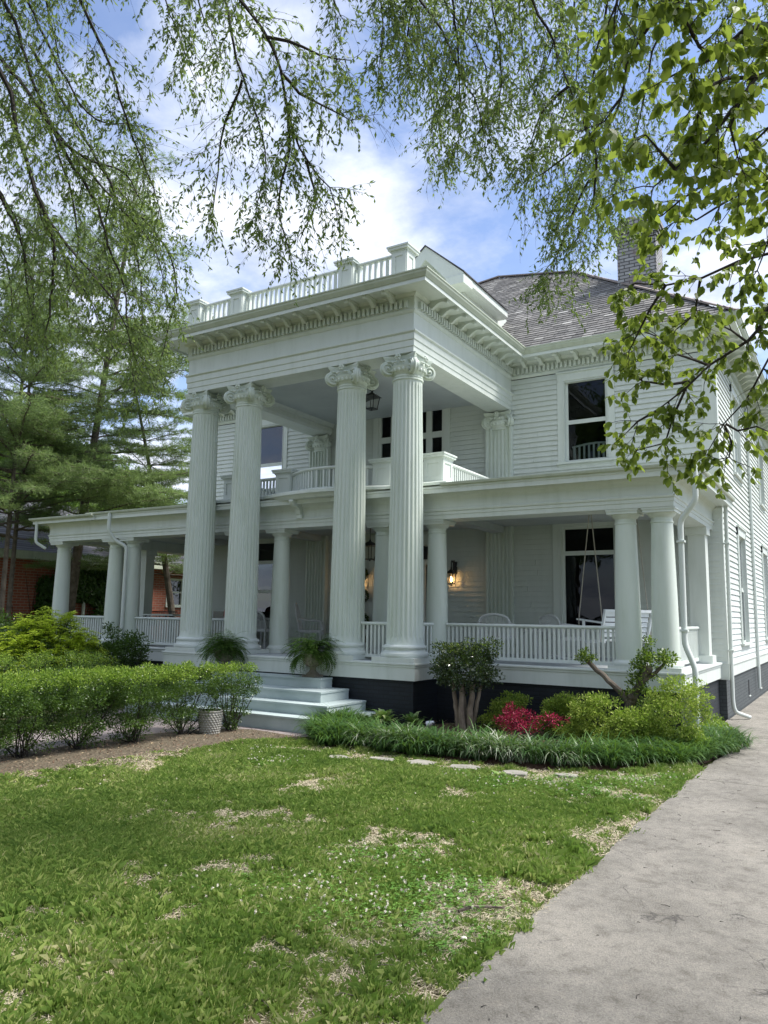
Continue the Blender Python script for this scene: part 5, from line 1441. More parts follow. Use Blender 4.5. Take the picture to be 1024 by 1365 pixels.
p5_ = copy_tree(p1, None, (-15.2, 9.4, GZ), 4.1); p5_['label'] = 'pine whose low boughs hang in front of the brick house window'; p5_.scale = (.8, .8, .62)
GT = 'leafy trees beyond the brick house'
t1 = decid('leafy_tree', 'dull green leafy tree standing far behind the brick house at the left edge', (-30, 13, GZ), 11, 5, 51, ncl=220, per=150, leaf=.22, group=GT)
for i, (x, y, s_, rz, lab) in enumerate([(-25, 24, .85, 1.0, 'leafy tree low on the skyline behind the pines and left porch roof'), (-36, 4, 1.0, 2.2, 'leafy tree farthest out at the left edge of the view'), (-18, 30, .9, 3.2, 'leafy tree seen through the porch behind the brick wall'), (-42, 22, 1.3, 4.4, 'tallest hazy leafy tree behind all the others at the left')]):
    c = copy_tree(t1, None, (x, y, GZ), rz); c['label'] = lab; c.scale = (s_, s_, s_)
for i, (x, y, s_, rz, lab) in enumerate([(-23.5, 6.5, .62, 5.2, 'bright leafy tree rising just behind the brick house roof at the left edge'), (-22.5, 12.5, .70, .4, 'second leafy tree behind the brick house roof, above the far porch column'), (-15.5, 19, .75, 2.0, 'leafy tree right behind the house where the left porch roof meets the wall'), (-24, 0, .7, 3.0, 'leafy tree at the near end of the brick house')]):
    c = copy_tree(t1, None, (x, y, GZ), rz); c['label'] = lab; c.scale = (s_, s_, s_)
t2 = decid('leafy_tree', 'bright green leafy tree behind the far end of the house side wall', (10.5, 27, GZ), 12, 4.5, 52, ncl=160, per=150, leaf=.2)
# trees across the street, behind the camera: they fill the window reflections and shade the front
for i, (x, y, s_, rz) in enumerate([(1, -27, 1.25, 1), (10, -25, 1.2, 2), (-8, -26, 1.3, 3), (18, -18, 1.1, 4), (-16, -20, 1.15, 5)]):
    c = copy_tree(t1, None, (x, y, GZ), rz); c['label'] = ['leafy street tree reflected in the living room window', 'leafy street tree right behind the viewer', 'leafy street tree behind the viewer on the left', 'leafy street tree beyond the driveway', 'leafy street tree beyond the paved path'][i]; c.scale = (s_, s_, s_*1.1); c['group'] = 'street trees behind the viewer'

# ------------------------------------------------------------------ shrubs and hedges
def bush(name, label, cat, base, comps, mat, leaf, seed, stems=8, stem_r=.012, stem_mat='bark', group=None, leafw=.5, stem_top=.6, up=.3, clr=.10, new=None, shape='shell'):
    """comps: (cx, cy, cz, rx, ry, rz, clusters, leaves per cluster) relative to base"""
    rng = np.random.default_rng(seed); rnd = random.Random(seed)
    t = thing(name, label, cat, base, group); mb = MB(); P_ = []; N_ = []; cen = []
    for cx_, cy_, cz_, rx, ry, rz, nc, per in comps:
        v = rdir(nc, 0, rng)
        r = (rng.random((nc, 1))**.33) if shape == 'shell' else rng.random((nc, 1))**.5
        if shape == 'box':
            v = rng.uniform(-1, 1, (nc, 3)); k = rng.random(nc) < .5; ax_ = rng.integers(0, 3, nc); sg = np.sign(v[np.arange(nc), ax_]); v[np.arange(nc)[k], ax_[k]] = sg[k]*rng.uniform(.8, 1, k.sum()); r = 1
        c = v*r*np.array([rx, ry, rz])+np.array([cx_, cy_, cz_]); cen.append(c)
        idx = rng.integers(0, nc, nc*per); n = len(idx); off = rdir(n, 0, rng)*(rng.random((n, 1))**.5)*clr*np.array([1, 1, .8])
        P_.append(c[idx]+off); N_.append(norm(off)*.8+norm(v)[idx]*.5)
    P_ = np.concatenate(P_); N_ = np.concatenate(N_); n = len(P_); cen = np.concatenate(cen)
    d = norm(N_+rdir(n, up, rng)*.8)
    L_ = leaf*rng.uniform(.6, 1.2, n)
    for i in range(stems):
        e = cen[rng.integers(len(cen))]; b = Vector((rnd.uniform(-.06, .06), rnd.uniform(-.06, .06), 0)); q = Vector(tuple(e))
        mb.tube(smooth_path([b, b.lerp(q, .5)+Vector((q.x*.12, q.y*.12, .0)), q], .12, .008, rnd), stem_r, 5, stem_r*.35)
    if mb.v: mb.build('stem', stem_mat, t, False, (0, 0, 0))
    q = kites(P_, d, rdir(n, .6, rng), L_, L_*leafw, .12, .5)
    if new:
        nm, zc, pr = new
        k = (P_[:, 2] > zc+rng.normal(size=n)*.05) & (rng.random(n) < pr)
        np_mesh('foliage', q[~k], 4, mat, t, (0, 0, 0)); np_mesh('new_growth', q[k], 4, nm, t, (0, 0, 0))
    else: np_mesh('foliage', q, 4, mat, t, (0, 0, 0))
    return t
GH = 'clipped hedge bushes between path and lawn'
hl = ['hedge bush in the front row, cut by the left edge of the view', 'second bush of the front hedge from the left edge', 'third bush of the front hedge, full and round-footed', 'fourth bush of the front hedge with open stems below', 'thin bush of the front hedge just left of the woven planter', 'sparse leggy bush ending the front hedge beside the steps']
hs = [(-2.15, -6.35, 1.0, 1), (-2.3, -5.5, 1.0, 1), (-2.25, -4.72, 1.02, 1), (-2.1, -3.95, 1.04, 1), (-2.1, -3.02, 1.04, .8), (-1.78, -2.3, 1.0, .45)]
for i, (x, y, h_, dn_) in enumerate([(-2.2, -7.2, 1.0, 1)]+hs):
    lab = hl[i-1] if i else 'hedge bush wholly beyond the left edge of the view'
    if i == 0: continue
    r_w = .50 if i < 6 else .34
    bush('hedge_bush', lab, 'hedge', (x, y, GZ), [(0, 0, .80, r_w*.85, r_w, .20, int(190*dn_), 56), (0, 0, .50, r_w*.72, r_w*.80, .22, int(150*dn_**1.6), 44), (0, 0, .24, r_w*.42, r_w*.46, .14, int(50*dn_), 34)],
         'boxleaf', .033, 60+i, stems=22 if i > 4 else 16, stem_r=.009, group=GH, clr=.085, new=('newleaf', .86, .85), shape='box')
GH2 = 'clipped hedge bushes on the far side of the path'
for i, (x, y, lab) in enumerate([(-4.75, -4.7, 'far hedge bush behind the path at the left edge'), (-4.75, -3.95, 'far hedge bush second from the left, below the yellow-green shrub'), (-4.75, -3.2, 'far hedge bush third from the left behind the path'), (-4.8, -2.5, 'far hedge bush closest to the porch on the path side')]):
    bush('hedge_bush', lab, 'hedge', (x, y, GZ), [(0, 0, .72, .42, .42, .36, 130, 42)], 'boxleaf', .032, 80+i, stems=6, group=GH2, clr=.09, new=('newleaf', .93, .7), shape='box')
# nandina-like bright shrub, dark shrubs by the left porch
def sprays(name, label, base, R_, H_, n, mat, seed, leaf=.05, low='darkleaf'):
    rng = np.random.default_rng(seed); t = thing(name, label, 'shrub', base); mb = MB(); Q = []; Ql = []
    for i in range(n):
        a = rng.uniform(0, 2*PI); e = R_*math.sqrt(rng.random()); zt = H_*(1-.55*(e/R_)**2)*rng.uniform(.75, 1.04)
        top = np.array([e*math.cos(a), e*math.sin(a), zt]); mb.tube([(top[0]*.2, top[1]*.2, 0), (top[0]*.6, top[1]*.6, zt*.6), tuple(top)], .006, 4, .003, caps=False)
        for k in range(9):
            b = rng.uniform(0, 2*PI); ln = rng.uniform(.10, .24); dv_ = np.array([math.cos(b), math.sin(b), rng.uniform(-.25, .35)])
            org = top-np.array([0, 0, rng.random()**1.5*.35]); m = 9
            s_ = np.linspace(.15, 1, m)[:, None]; pts = org+dv_*ln*s_+np.array([0, 0, -.06])*s_**2
            sd = np.cross(dv_, [0, 0, 1.])
            for sg in (-1, 1):
                d = norm(np.tile(dv_*.5, (m, 1))+sd*sg+rng.normal(size=(m, 3))*.2); q = kites(pts, d, np.tile([0, 0, 1.], (m, 1))+rng.normal(size=(m, 3))*.3, leaf*rng.uniform(.6, 1.1, m), leaf*.36, .1)
                (Q if org[2] > top[2]-.17 and e < R_ else Ql).append(q)
    mb.build('stem', 'bark', t, False, (0, 0, 0)); np_mesh('new_growth', np.concatenate(Q), 4, mat, t, (0, 0, 0)); np_mesh('foliage', np.concatenate(Ql), 4, low, t, (0, 0, 0))
sprays('nandina_shrub', 'bright yellow-green feathery shrub before the far left porch column', (-7.5, -1.5, GZ), 1.15, 1.86, 330, 'nandina', 90, .07, 'newleaf')
bush('shrub', 'dark leafy shrub with upright shoots before the left porch downspout', 'shrub', (-6.5, -.5, GZ), [(0, 0, .85, .50, .5, .42, 90, 40), (.45, -.1, 1.15, .3, .25, .26, 24, 34), (-.3, 0, 1.3, .2, .2, .28, 16, 30)], 'boxleaf', .06, 91, stems=14, clr=.14)
bush('shrub', 'low dark shrub filling in left of the yellow-green one', 'shrub', (-9.9, -1.2, GZ), [(0, 0, .8, 1.3, .9, .75, 200, 46)], 'darkleaf', .07, 92, clr=.2, new=('boxleaf', 1.0, .7))
bush('shrub', 'dark rounded shrub by the ivied brick wall at the left edge', 'shrub', (-13.6, .4, GZ), [(0, 0, .95, 1.8, 1.3, .9, 240, 46)], 'boxleaf', .09, 93, clr=.26)
bush('shrub', 'small dark shrub between the bright shrub and porch rail', 'shrub', (-7.5, -.1, GZ), [(0, 0, .7, .55, .4, .48, 60, 40)], 'darkleaf', .055, 94, clr=.13)
# holly with several pale trunks
hb = bush('holly_tree', 'dark glossy holly trimmed to a ball on four pale trunks in the mulch bed', 'shrub', (1.28, -.30, GZ+.05), [(0, 0, .96, .50, .48, .34, 170, 44), (.40, .05, 1.28, .16, .14, .18, 16, 30), (-.36, 0, 1.2, .20, .15, .16, 16, 30), (.0, 0, 1.3, .38, .3, .12, 26, 30), (-.45, 0, .9, .12, .2, .12, 10, 26), (.45, 0, .85, .14, .2, .12, 12, 26)], 'darkleaf', .042, 95, stems=0, clr=.10, leafw=.6, new=('azalea', 1.25, .35))
mb = MB(); rnd = random.Random(3)
for (a, b, e, r) in [((-.07, -.05), (-.12, -.06), (-.20, -.02), .040), ((.0, -.07), (-.02, -.1), (-.03, -.08), .045), ((.09, -.02), (.1, -.04), (.14, 0), .050), ((.05, .08), (.14, .08), (.22, .1), .036), ((-.03, .06), (-.05, .09), (-.1, .16), .035)]:
    mb.tube(smooth_path([(a[0], a[1], -.05), (b[0], b[1], .28), (e[0], e[1], .72)], .07, .010, rnd), lambda u, r=r: r*(1.25-.55*u), 9)
mb.build('trunk', 'smoothbark', hb, True, (0, 0, 0))
# pollarded crape myrtle
cr = bush('crape_myrtle', 'gnarled cut-back small tree with a bare left limb before the corner columns', 'tree', (3.78, -.12, GZ+.05), [(.24, .0, 1.12, .17, .16, .20, 36, 34), (.52, .02, 1.22, .13, .12, .10, 18, 30), (.08, 0, .92, .10, .1, .12, 10, 26), (-.60, 0, 1.20, .13, .10, .09, 14, 30), (.3, 0, 1.42, .06, .06, .12, 8, 22), (.1, 0, .75, .22, .2, .16, 20, 30)], 'boxleaf', .045, 96, stems=0, clr=.06, new=('azalea', .6, .55))
mb = MB()
mb.tube(smooth_path([(0, 0, -.1), (-.01, 0, .3), (.0, 0, .62)], .06, .008, rnd), lambda u: .068*(1.1-.25*u), 10)
mb.tube(smooth_path([(-.02, 0, .58), (-.18, 0, .78), (-.36, .01, .93), (-.60, .02, 1.14)], .06, .008, rnd), lambda u: .044*(1.1-.35*u), 9)
mb.tube(smooth_path([(.02, 0, .58), (.12, .0, .80), (.22, .0, .98), (.25, 0, 1.1)], .06, .01, rnd), lambda u: .060*(1.1-.2*u), 9)
mb.tube(smooth_path([(.2, 0, .9), (.36, .03, 1.02), (.50, .02, 1.16)], .06, .01, rnd), .035, 7, .02)
mb.ball((.05, -.02, .68), .070, 8); mb.ball((.27, 0, 1.06), .065, 8); mb.ball((-.6, .02, 1.15), .045, 8)
mb.build('trunk', 'pinebark', cr, True, (0, 0, 0))
# azaleas
bush('azalea_shrub', 'low crimson-flowered azalea in the bed right of the holly trunks', 'shrub', (2.50, -1.10, GZ+.05), [(0, 0, .33, .34, .26, .17, 60, 26), (.50, .12, .36, .16, .14, .10, 12, 20), (-.1, 0, .46, .14, .12, .06, 10, 20)], 'redleaf', .035, 97, stems=10, clr=.07, new=('redleaf', 9, 0))
GA = 'yellow-green azaleas along the foundation'
for i, (x, y, s_, lab) in enumerate([(1.90, -.1, .8, 'thin yellow-green azalea just right of the holly trunks'), (2.75, -.15, .85, 'yellow-green azalea behind the crimson one'), (3.35, -.55, .95, 'yellow-green azalea below the bare cut limb'), (3.85, -.75, .75, 'low yellow-green azalea in front of the cut-back tree trunk'), (4.42, -.38, 1.3, 'largest yellow-green azalea at the corner by the downspout')]):
    bush('azalea_shrub', lab, 'shrub', (x, y, GZ+.05), [(0, 0, .36*s_, .36*s_, .30*s_, .30*s_, int(110*s_), 36), (.12, 0, .62*s_, .30*s_, .22*s_, .14*s_, int(44*s_), 30), (-.25*s_, -.1, .2*s_, .25*s_, .2*s_, .16*s_, int(40*s_), 30)], 'azalea', .040, 100+i, stems=16, stem_r=.006, clr=.075, group=GA)
bush('shrub', 'small dark shrub at the foot of the cut-back tree', 'shrub', (4.0, .15, GZ+.05), [(0, 0, .42, .22, .16, .3, 36, 30)], 'boxleaf', .04, 107, clr=.08)
# liriope border
rng = np.random.default_rng(77)
def liriope(name, label, path, wd, n_clump, per, mat, ln, seed, kind='stuff'):
    rng = np.random.default_rng(seed); P = np.array(path, float); L_ = np.linalg.norm(P[1:]-P[:-1], axis=1); cs = np.concatenate([[0], np.cumsum(L_)])
    s_ = rng.random(n_clump)*cs[-1]; i = np.clip(np.searchsorted(cs, s_)-1, 0, len(L_)-1); t = ((s_-cs[i])/L_[i])[:, None]; c = P[i]*(1-t)+P[i+1]*t+rng.normal(size=(n_clump, 2))*wd/2
    c = np.repeat(c, per, 0); n = len(c); a = rng.uniform(0, 2*np.pi, n); d = np.stack([np.cos(a), np.sin(a)], 1)
    b = np.concatenate([c+d*rng.uniform(0, .06, (n, 1)), np.full((n, 1), GZ+.03)], 1)
    o = ribbons(name, b, d, ln*np.repeat(rng.uniform(.65, 1.15, n_clump), per)*rng.uniform(.55, 1.15, n), rng.uniform(.010, .017, n), rng.uniform(1.3, 2.75, n), mat, None, (0, 0, 0), 4, kind)
    return o
liriope('liriope', '', [(-.35, -1.95), (.2, -2.35), (1.0, -2.32), (1.9, -2.25)], .26, 120, 36, 'liriope', .44, 1)
liriope('liriope', '', [(-.45, -1.6), (.1, -2.0), (.9, -2.12), (2.0, -2.05), (3.3, -1.98), (3.95, -1.6)], .24, 170, 34, 'liriope', .48, 2)
liriope('striped_liriope', '', [(.55, -2.35), (1.2, -2.4), (2.2, -2.3), (3.0, -2.2), (3.6, -1.98)], .13, 85, 44, 'liriopev', .48, 3)
liriope('liriope', '', [(3.7, -1.7), (4.25, -1.2), (4.6, -.6), (4.75, .2), (4.75, 1.0)], .30, 230, 36, 'liriope', .42, 4)
liriope('liriope', '', [(-.55, -1.25), (-.2, -1.5)], .22, 60, 60, 'liriope', .52, 5)
# low vinca-like cover at the driveway side of the bed
n = 36000; x = RNG.uniform(3.9, 5.0, n); y = RNG.uniform(-1.7, 2.6, n); k = inpoly(x, y, [(4.0, -1.2), (4.5, -1.35), (4.84, -.6), (4.95, .5), (4.9, 1.6), (4.65, 2.5), (4.47, 2.6), (4.4, .4), (4.0, .2)]); x, y = x[k], y[k]; n = len(x)
np_mesh('ground_cover', kites(np.stack([x, y, GZ+.05+RNG.random(n)*.22*vnoise(x, y, 3, 4)*1.6], 1), rdir(n, .5), rdir(n, .8), .04, .018), 4, 'newleaf', None, (0, 0, 0), 'stuff')
# hostas
def rosette(name, label, base, n, ln, wd, mat, seed, cat='plant', rise=.6, group=None):
    rng = np.random.default_rng(seed); t = thing(name, label, cat, base, group); a = rng.uniform(0, 2*np.pi, n); el = rng.uniform(.15, 1.2, n)*rise
    d = np.stack([np.cos(a)*np.cos(el), np.sin(a)*np.cos(el), np.sin(el)], 1); st = d*ln*.25*rng.uniform(.5, 1, (n, 1))
    np_mesh('foliage', ovals(st+np.array([0, 0, .03]), d, np.cross(np.stack([-np.sin(a), np.cos(a), np.zeros(n)], 1), d)*-1, ln*rng.uniform(.6, 1.1, n), wd*rng.uniform(.7, 1.1, n), .3), 8, mat, t, (0, 0, 0))
GHo = 'striped hostas by the porch corner'
rosette('hosta', 'larger pale striped hosta beside the steps', (.0, -.70, GZ+.06), 60, .26, .11, 'hosta', 1, rise=1.0, group=GHo)
rosette('hosta', 'smaller pale striped hosta right of the larger one', (.52, -.62, GZ+.06), 36, .22, .09, 'hosta', 2, rise=1.1, group=GHo)
rosette('hosta', 'dark low broad-leaved plant in front of the two striped hostas', (-.05, -1.15, GZ+.06), 60, .20, .08, 'liriope', 3, rise=.9)
rosette('weed', 'grey-green rosette weed in the lawn near the stepping stones', (3.05, -3.15, GZ), 26, .10, .05, 'hosta', 4, rise=.5)
bush('shrub', 'small dark clump at the foot of the last hedge bush', 'shrub', (-1.95, -2.12, GZ), [(0, 0, .14, .14, .14, .13, 18, 30)], 'darkleaf', .04, 109, stems=0, clr=.05)
# ivy on the brick house
# ------------------------------------------------------------------ neighbouring brick house
bh = thing('brick_house', 'low red brick house with slate roof seen past the left end of the porch', 'house', (-19, 11, GZ))
BX, by0, by1 = -19.0, -3.0, 22.0
wm = MB(); ops = [(12.25, 13.25, 1.05, 2.25), (16.0, 17.0, 1.05, 2.25)]
ys = sorted({by0, by1, *[o[0] for o in ops], *[o[1] for o in ops]})
for a, b in zip(ys, ys[1:]):
    o = [q for q in ops if q[0] < (a+b)/2 < q[1]]
    if o: wm.box((BX-.3, a, GZ-.1), (BX, b, o[0][2])); wm.box((BX-.3, a, o[0][3]), (BX, b, 2.85))
    else: wm.box((BX-.3, a, GZ-.1), (BX, b, 2.85))
wm.box((BX-8, by0, GZ-.1), (BX-.3, by0+.3, 2.85)); wm.box((BX-8, by1-.3, GZ-.1), (BX-.3, by1, 2.85))
wm.build('wall', 'redbrick', bh)
for a, b, z0, z1 in ops:
    f = MB(); f.box((BX-.1, a, z0), (BX+.02, a+.09, z1)); f.box((BX-.1, b-.09, z0), (BX+.02, b, z1)); f.box((BX-.1, a+.09, z1-.09), (BX+.02, b-.09, z1)); f.box((BX-.1, a-.03, z0-.06), (BX+.06, b+.03, z0+.06)); f.box((BX-.08, a+.09, (z0+z1)/2-.03), (BX-.02, b-.09, (z0+z1)/2+.03))
    fr = f.build('window', 'trim', bh); MB().box((BX-.09, a+.05, z0+.05), (BX-.07, b-.05, z1-.05)).build('pane', 'glassr', fr); MB().box((BX-.32, a, z0), (BX-.29, b, z1)).build('dark_backing', 'dark', fr)  # near-black sheet behind the pane: the unlit room's darkness put into its colour
rfm = MB(); rx, rz_ = BX-4.2, 5.4
rfm.add([(BX+.5, by0-.4, 2.86), (BX+.5, by1+.4, 2.86), (rx, by1+.4, rz_), (rx, by0-.4, rz_), (BX-8.6, by0-.4, 2.86), (BX-8.6, by1+.4, 2.86)], [(0, 1, 2, 3), (3, 2, 5, 4)])
rfm.add([(BX+.5, by0-.4, 2.80), (BX+.5, by1+.4, 2.80), (rx, by1+.4, rz_-.06), (rx, by0-.4, rz_-.06), (BX-8.6, by0-.4, 2.80), (BX-8.6, by1+.4, 2.80)], [(3, 2, 1, 0), (4, 5, 2, 3)])
rm = brick_mat('grey_slate_roof', (.10, .10, .125), (.17, .17, .20), (.05, .05, .06), bw=.35, rh=.09, ms=.012)
rmo = rfm.build('roof', rm, bh)
MB().box((BX+.46, by0-.4, 2.58), (BX+.56, by1+.4, 2.87)).build('gutter', 'gutter', bh)
mb = MB().box((BX, by0, 2.58), (BX+.46, by1, 2.62)); mb.build('soffit', 'trim', bh)
MB().tube([(BX+.5, 8.0, 2.6), (BX+.1, 8.0, 2.3), (BX+.08, 8.0, -1)], .06, 8).build('downspout', 'trim', bh)
gb = MB(); gb.prism([(BX-8.3, 2.8), (BX+.2, 2.8), (rx, rz_-.1)], 'y', by0, by0+.25); gb.build('gable_wall', 'redbrick', bh)
# ivy on its wall
rng = np.random.default_rng(12); n = 24000
yy = rng.uniform(2.2, 9.5, n); zz = rng.uniform(GZ, 2.7, n); k = vnoise(yy, zz, .55, 31) > .44-.12*(zz < .6); yy, zz = yy[k], zz[k]; n = len(yy)
iv = thing('ivy', 'dark ivy climbing the brick wall at the far left', 'plant', (BX+.02, 6, GZ))
np_mesh('foliage', kites(np.stack([rng.uniform(.02, .22, n), yy-6, zz-GZ], 1), norm(rdir(n, -.6, rng)+np.array([.3, 0, 0])), norm(rdir(n, 0, rng)*.5+np.array([1, 0, 0])), .13, .11, .1, .4), 4, 'ivy', iv, (0, 0, 0))
mb = MB()
for i in range(14):
    y = rng.uniform(-2.5, 3.2); mb.tube([(0, y, 0), (.03, y+rng.uniform(-.3, .3), 1.3), (.03, y+rng.uniform(-.6, .6), 3.2)], .018, 4, .006, caps=False)
mb.build('stem', 'bark', iv, False, (0, 0, 0))

# ------------------------------------------------------------------ lanterns
def lantern_body(mb, gl, c, w_=.085, h=.24):
    x, y, z = c   # z = bottom
    for sx in (-1, 1):
        for sy in (-1, 1): mb.bar((x+sx*w_*.72, y+sy*w_*.72, z), (x+sx*w_, y+sy*w_, z+h), .012)
    mb.box((x-w_*.8, y-w_*.8, z-.02), (x+w_*.8, y+w_*.8, z)); mb.ball((x, y, z-.035), .018, 6)
    mb.add([(x-w_*1.35, y-w_*1.35, z+h), (x+w_*1.35, y-w_*1.35, z+h), (x+w_*1.35, y+w_*1.35, z+h), (x-w_*1.35, y+w_*1.35, z+h), (x, y, z+h+.12)], [(3, 2, 1, 0), (0, 1, 4), (1, 2, 4), (2, 3, 4), (3, 0, 4)])
    mb.ball((x, y, z+h+.125), .022, 6)
    a, b = w_*.70, w_*.98
    for s_ in (-1, 1):
        gl.add([(x-a, y+s_*a, z), (x+a, y+s_*a, z), (x+b, y+s_*b, z+h), (x-b, y+s_*b, z+h)], [(0, 1, 2, 3)])
        gl.add([(x+s_*a, y-a, z), (x+s_*a, y+a, z), (x+s_*b, y+b, z+h), (x+s_*b, y-b, z+h)], [(0, 1, 2, 3)])
M['lampglass'] = glass_mat('lamp_glass', 1.3, (.95, .93, .9))
def sconce(x, label):
    y = 3.98; t = thing('wall_lantern', label, 'lamp', (x, YW-.03, 1.75), 'lit wall lanterns beside the entrance')
    mb = MB(); gl = MB(); lantern_body(mb, gl, (x, y, 1.50), .075, .22)
    mb.box((x-.05, YW-.05, 1.72), (x+.05, YW-.018, 2.0))
    mb.tube([(x, YW-.04, 1.80), (x, YW-.10, 1.95), (x, y+.03, 2.02), (x, y, 1.98), (x, y, 1.85)], .013, 6)
    mb.tube([(x, YW-.04, 1.95), (x, YW-.08, 2.03), (x, YW-.13, 2.0)], .012, 6)
    mb.build('lamp_frame', 'black', t)
    gl.build('lamp_glass', 'lampglass', t)
    b = MB(); b.lathe([(.012, 0), (.02, .03), (.022, .055), (.014, .09), (.004, .12)], (x, y, 1.54), 10); b.build('bulb', 'bulb', t, True)
    ld = bpy.data.lights.new('lantern_light', 'POINT'); ld.energy = 3.2; ld.color = (1, .62, .28); ld.shadow_soft_size = .02
    lo = bpy.data.objects.new('lantern_light', ld); COL.objects.link(lo); lo.parent = t; lo.location = (0, y-YW+.03, 1.60-1.75)
sconce(-1.10, 'lit black wall lantern right of the front door, before the fluted pilaster')
sconce(-3.62, 'lit black wall lantern left of the front door, mostly behind a fluted column')
def hanging(x, y, zb_, ztop, label, w_=.11, h=.26):
    t = thing('hanging_lantern', label, 'lamp', (x, y, ztop)); mb = MB(); gl = MB(); lantern_body(mb, gl, (x, y, zb_), w_, h)
    mb.tube([(x, y, zb_+h+.1), (x, y, ztop)], .008, 5); mb.lathe([(.05, -.03), (.06, -.001)], (x, y, ztop), 12)
    mb.build('lamp_frame', 'black', t); gl.build('lamp_glass', 'lampglass', t)
hanging(-2.03, 2.0, 5.17, 5.60, 'unlit black lantern hanging from the high portico ceiling', .12, .25)
hanging(-2.33, 2.5, 1.98, 2.74, 'unlit black lantern hanging from the lower porch ceiling before the door', .12, .28)

# ------------------------------------------------------------------ porch swing
sw0 = Vector((2.98, 1.48, 0)); ax_ = Vector((.58, .81, 0)).normalized(); fr_ = Vector((-.81, .58, 0)).normalized(); SWL = 1.0
st = thing('porch_swing', 'white slatted porch swing hanging behind the right corner columns', 'swing', (3.0, 1.9, .35))
def PP(a, b, z): return sw0+ax_*a+fr_*b+Vector((0, 0, z))
mb = MB()
for i in range(7): mb.bar(PP(0, .08+i*.075, .42-.006*i), PP(SWL, .08+i*.075, .42-.006*i), .06, .018)
for a in (.04, SWL-.04): mb.bar(PP(a, .02, .39), PP(a, .58, .37), .04, .05)
mb.build('seat', 'swing', st)
mb = MB(); u3 = Vector((0, 0, 1))
for i in range(5): mb.bar(PP(.05, .06-.022*i-.03*0, .50+.085*i), PP(SWL-.05, .06-.022*i, .50+.085*i), .07, .014, up=tuple(fr_))
for a in (.0, .5, SWL): mb.bar(PP(a, .085, .40), PP(a, -.07, .92), .035, .05)
mb.bar(PP(-.02, -.06, .90), PP(SWL+.02, -.06, .90), .035, .05)
mb.build('backrest', 'swing', st)
for a in (.0, SWL):
    mb = MB(); mb.bar(PP(a, .0, .70), PP(a, .68, .755), .07, .025); mb.bar(PP(a, .52, .39), PP(a, .52, .74), .04, .04); mb.build('armrest', 'swing', st)
    mb = MB(); top = PP(a, .28, 2.74)
    mb.tube([PP(a+(-.04 if a == 0 else .04), .60, .38), PP(a+(-.04 if a == 0 else .04), .60, .76), top], .0095, 6); mb.tube([PP(a+(-.04 if a == 0 else .04), .02, .38), PP(a, .02, .74), top], .0095, 6)
    mb.build('rope', 'rope', st)

# ------------------------------------------------------------------ porch furniture
def wicker_chair(name, label, loc, rz, rocking=False, tall=False, mat='wicker', group=None):
    t = thing(name, label, 'chair', loc, group, rz)      # faces local -y
    hb_ = 1.02 if tall else .82
    mb = MB(); mb.box((-.27, -.26, .36), (.27, .26, .42)); 
    for x in (-.26, -.13, 0, .13, .26): mb.bar((x, -.26, .30), (x, -.26, .36), .02)
    mb.build('seat', mat, t, False, (0, 0, 0))
    # woven back: rounded outline of crossing canes
    bk = MB(); n = 14
    out_ = [( -.28, .40)]+[(-.28*math.cos(PI*i/n)*(1+.10*math.sin(PI*i/n)), .62+(hb_-.62)*math.sin(PI*i/n)**.7) for i in range(n+1)]+[(.28, .40)]
    yb = lambda z: .24+.22*(z-.4)
    bk.tube([(x, yb(z), z) for x, z in out_], .024, 7)
    for i in range(-9, 10):
        x = i*.029; zt2 = .62+(hb_-.62)*max(0, 1-(x/.30)**2)**.42; bk.tube([(x, yb(.42), .42), (x, yb(zt2), zt2)], .0055, 4, caps=False)
    z = .45
    while z < hb_-.05:
        hw_ = .28 if z < .62 else .28*math.sqrt(max(0, 1-((z-.62)/(hb_-.60))**2)); bk.tube([(-hw_, yb(z)-.006, z), (hw_, yb(z)-.006, z)], .0055, 4, caps=False); z += .03
    bk.build('backrest', mat, t, False, (0, 0, 0))
    for s_ in (-1, 1):
        a = MB(); a.tube([(s_*.27, .26, .66), (s_*.31, .05, .64), (s_*.31, -.22, .62), (s_*.29, -.27, .50), (s_*.28, -.26, .36)], .022, 7)
        for i in range(7): a.tube([(s_*.305, -.2+i*.065, .63), (s_*.285, -.2+i*.065, .42)], .006, 4, caps=False)
        a.build('armrest', mat, t, False, (0, 0, 0))
    for sx in (-1, 1):
        for sy in (-1, 1):
            MB().tube([(sx*.25, sy*.23, .38), (sx*.26, sy*.24, .06 if rocking else 0)], .02, 6).build('leg', mat, t, False, (0, 0, 0))
        if rocking: MB().tube([(sx*.27, -.42+.84*i/8, .035+.10*((i-4)/4)**2*.6) for i in range(9)], .018, 6).build('rocker', mat, t, False, (0, 0, 0))
    return t
wicker_chair('wicker_chair', 'white woven armchair left of the plain porch column, its back to us', (-5.25, 2.5, 0), PI, group=None)
wicker_chair('rocking_chair', 'white high-backed wicker rocker behind the fern on the right of the steps', (-4.15, 2.9, 0), 2.1, True, True)
wicker_chair('wicker_chair', 'white wicker chair whose arched back tops the right porch rail', (.85, 2.0, 0), PI+.2)
wicker_chair('wicker_chair', 'white wicker chair seen through the balusters right of the arched one', (1.9, 2.6, 0), 2.6, True)
tb = thing('side_table', 'small white woven table seen through the balusters between the porch chairs', 'table', (1.4, 2.5, 0))
MB().lathe([(.26, .50), (.28, .51), (.28, .54), (.26, .55)], (0, 0, 0), 20).build('table_top', 'wicker', tb, False, (0, 0, 0))
for a in range(4): MB().tube([(.2*math.cos(a*PI/2+.6), .2*math.sin(a*PI/2+.6), .5), (.24*math.cos(a*PI/2+.6), .24*math.sin(a*PI/2+.6), 0)], .015, 6).build('leg', 'wicker', tb, False, (0, 0, 0))
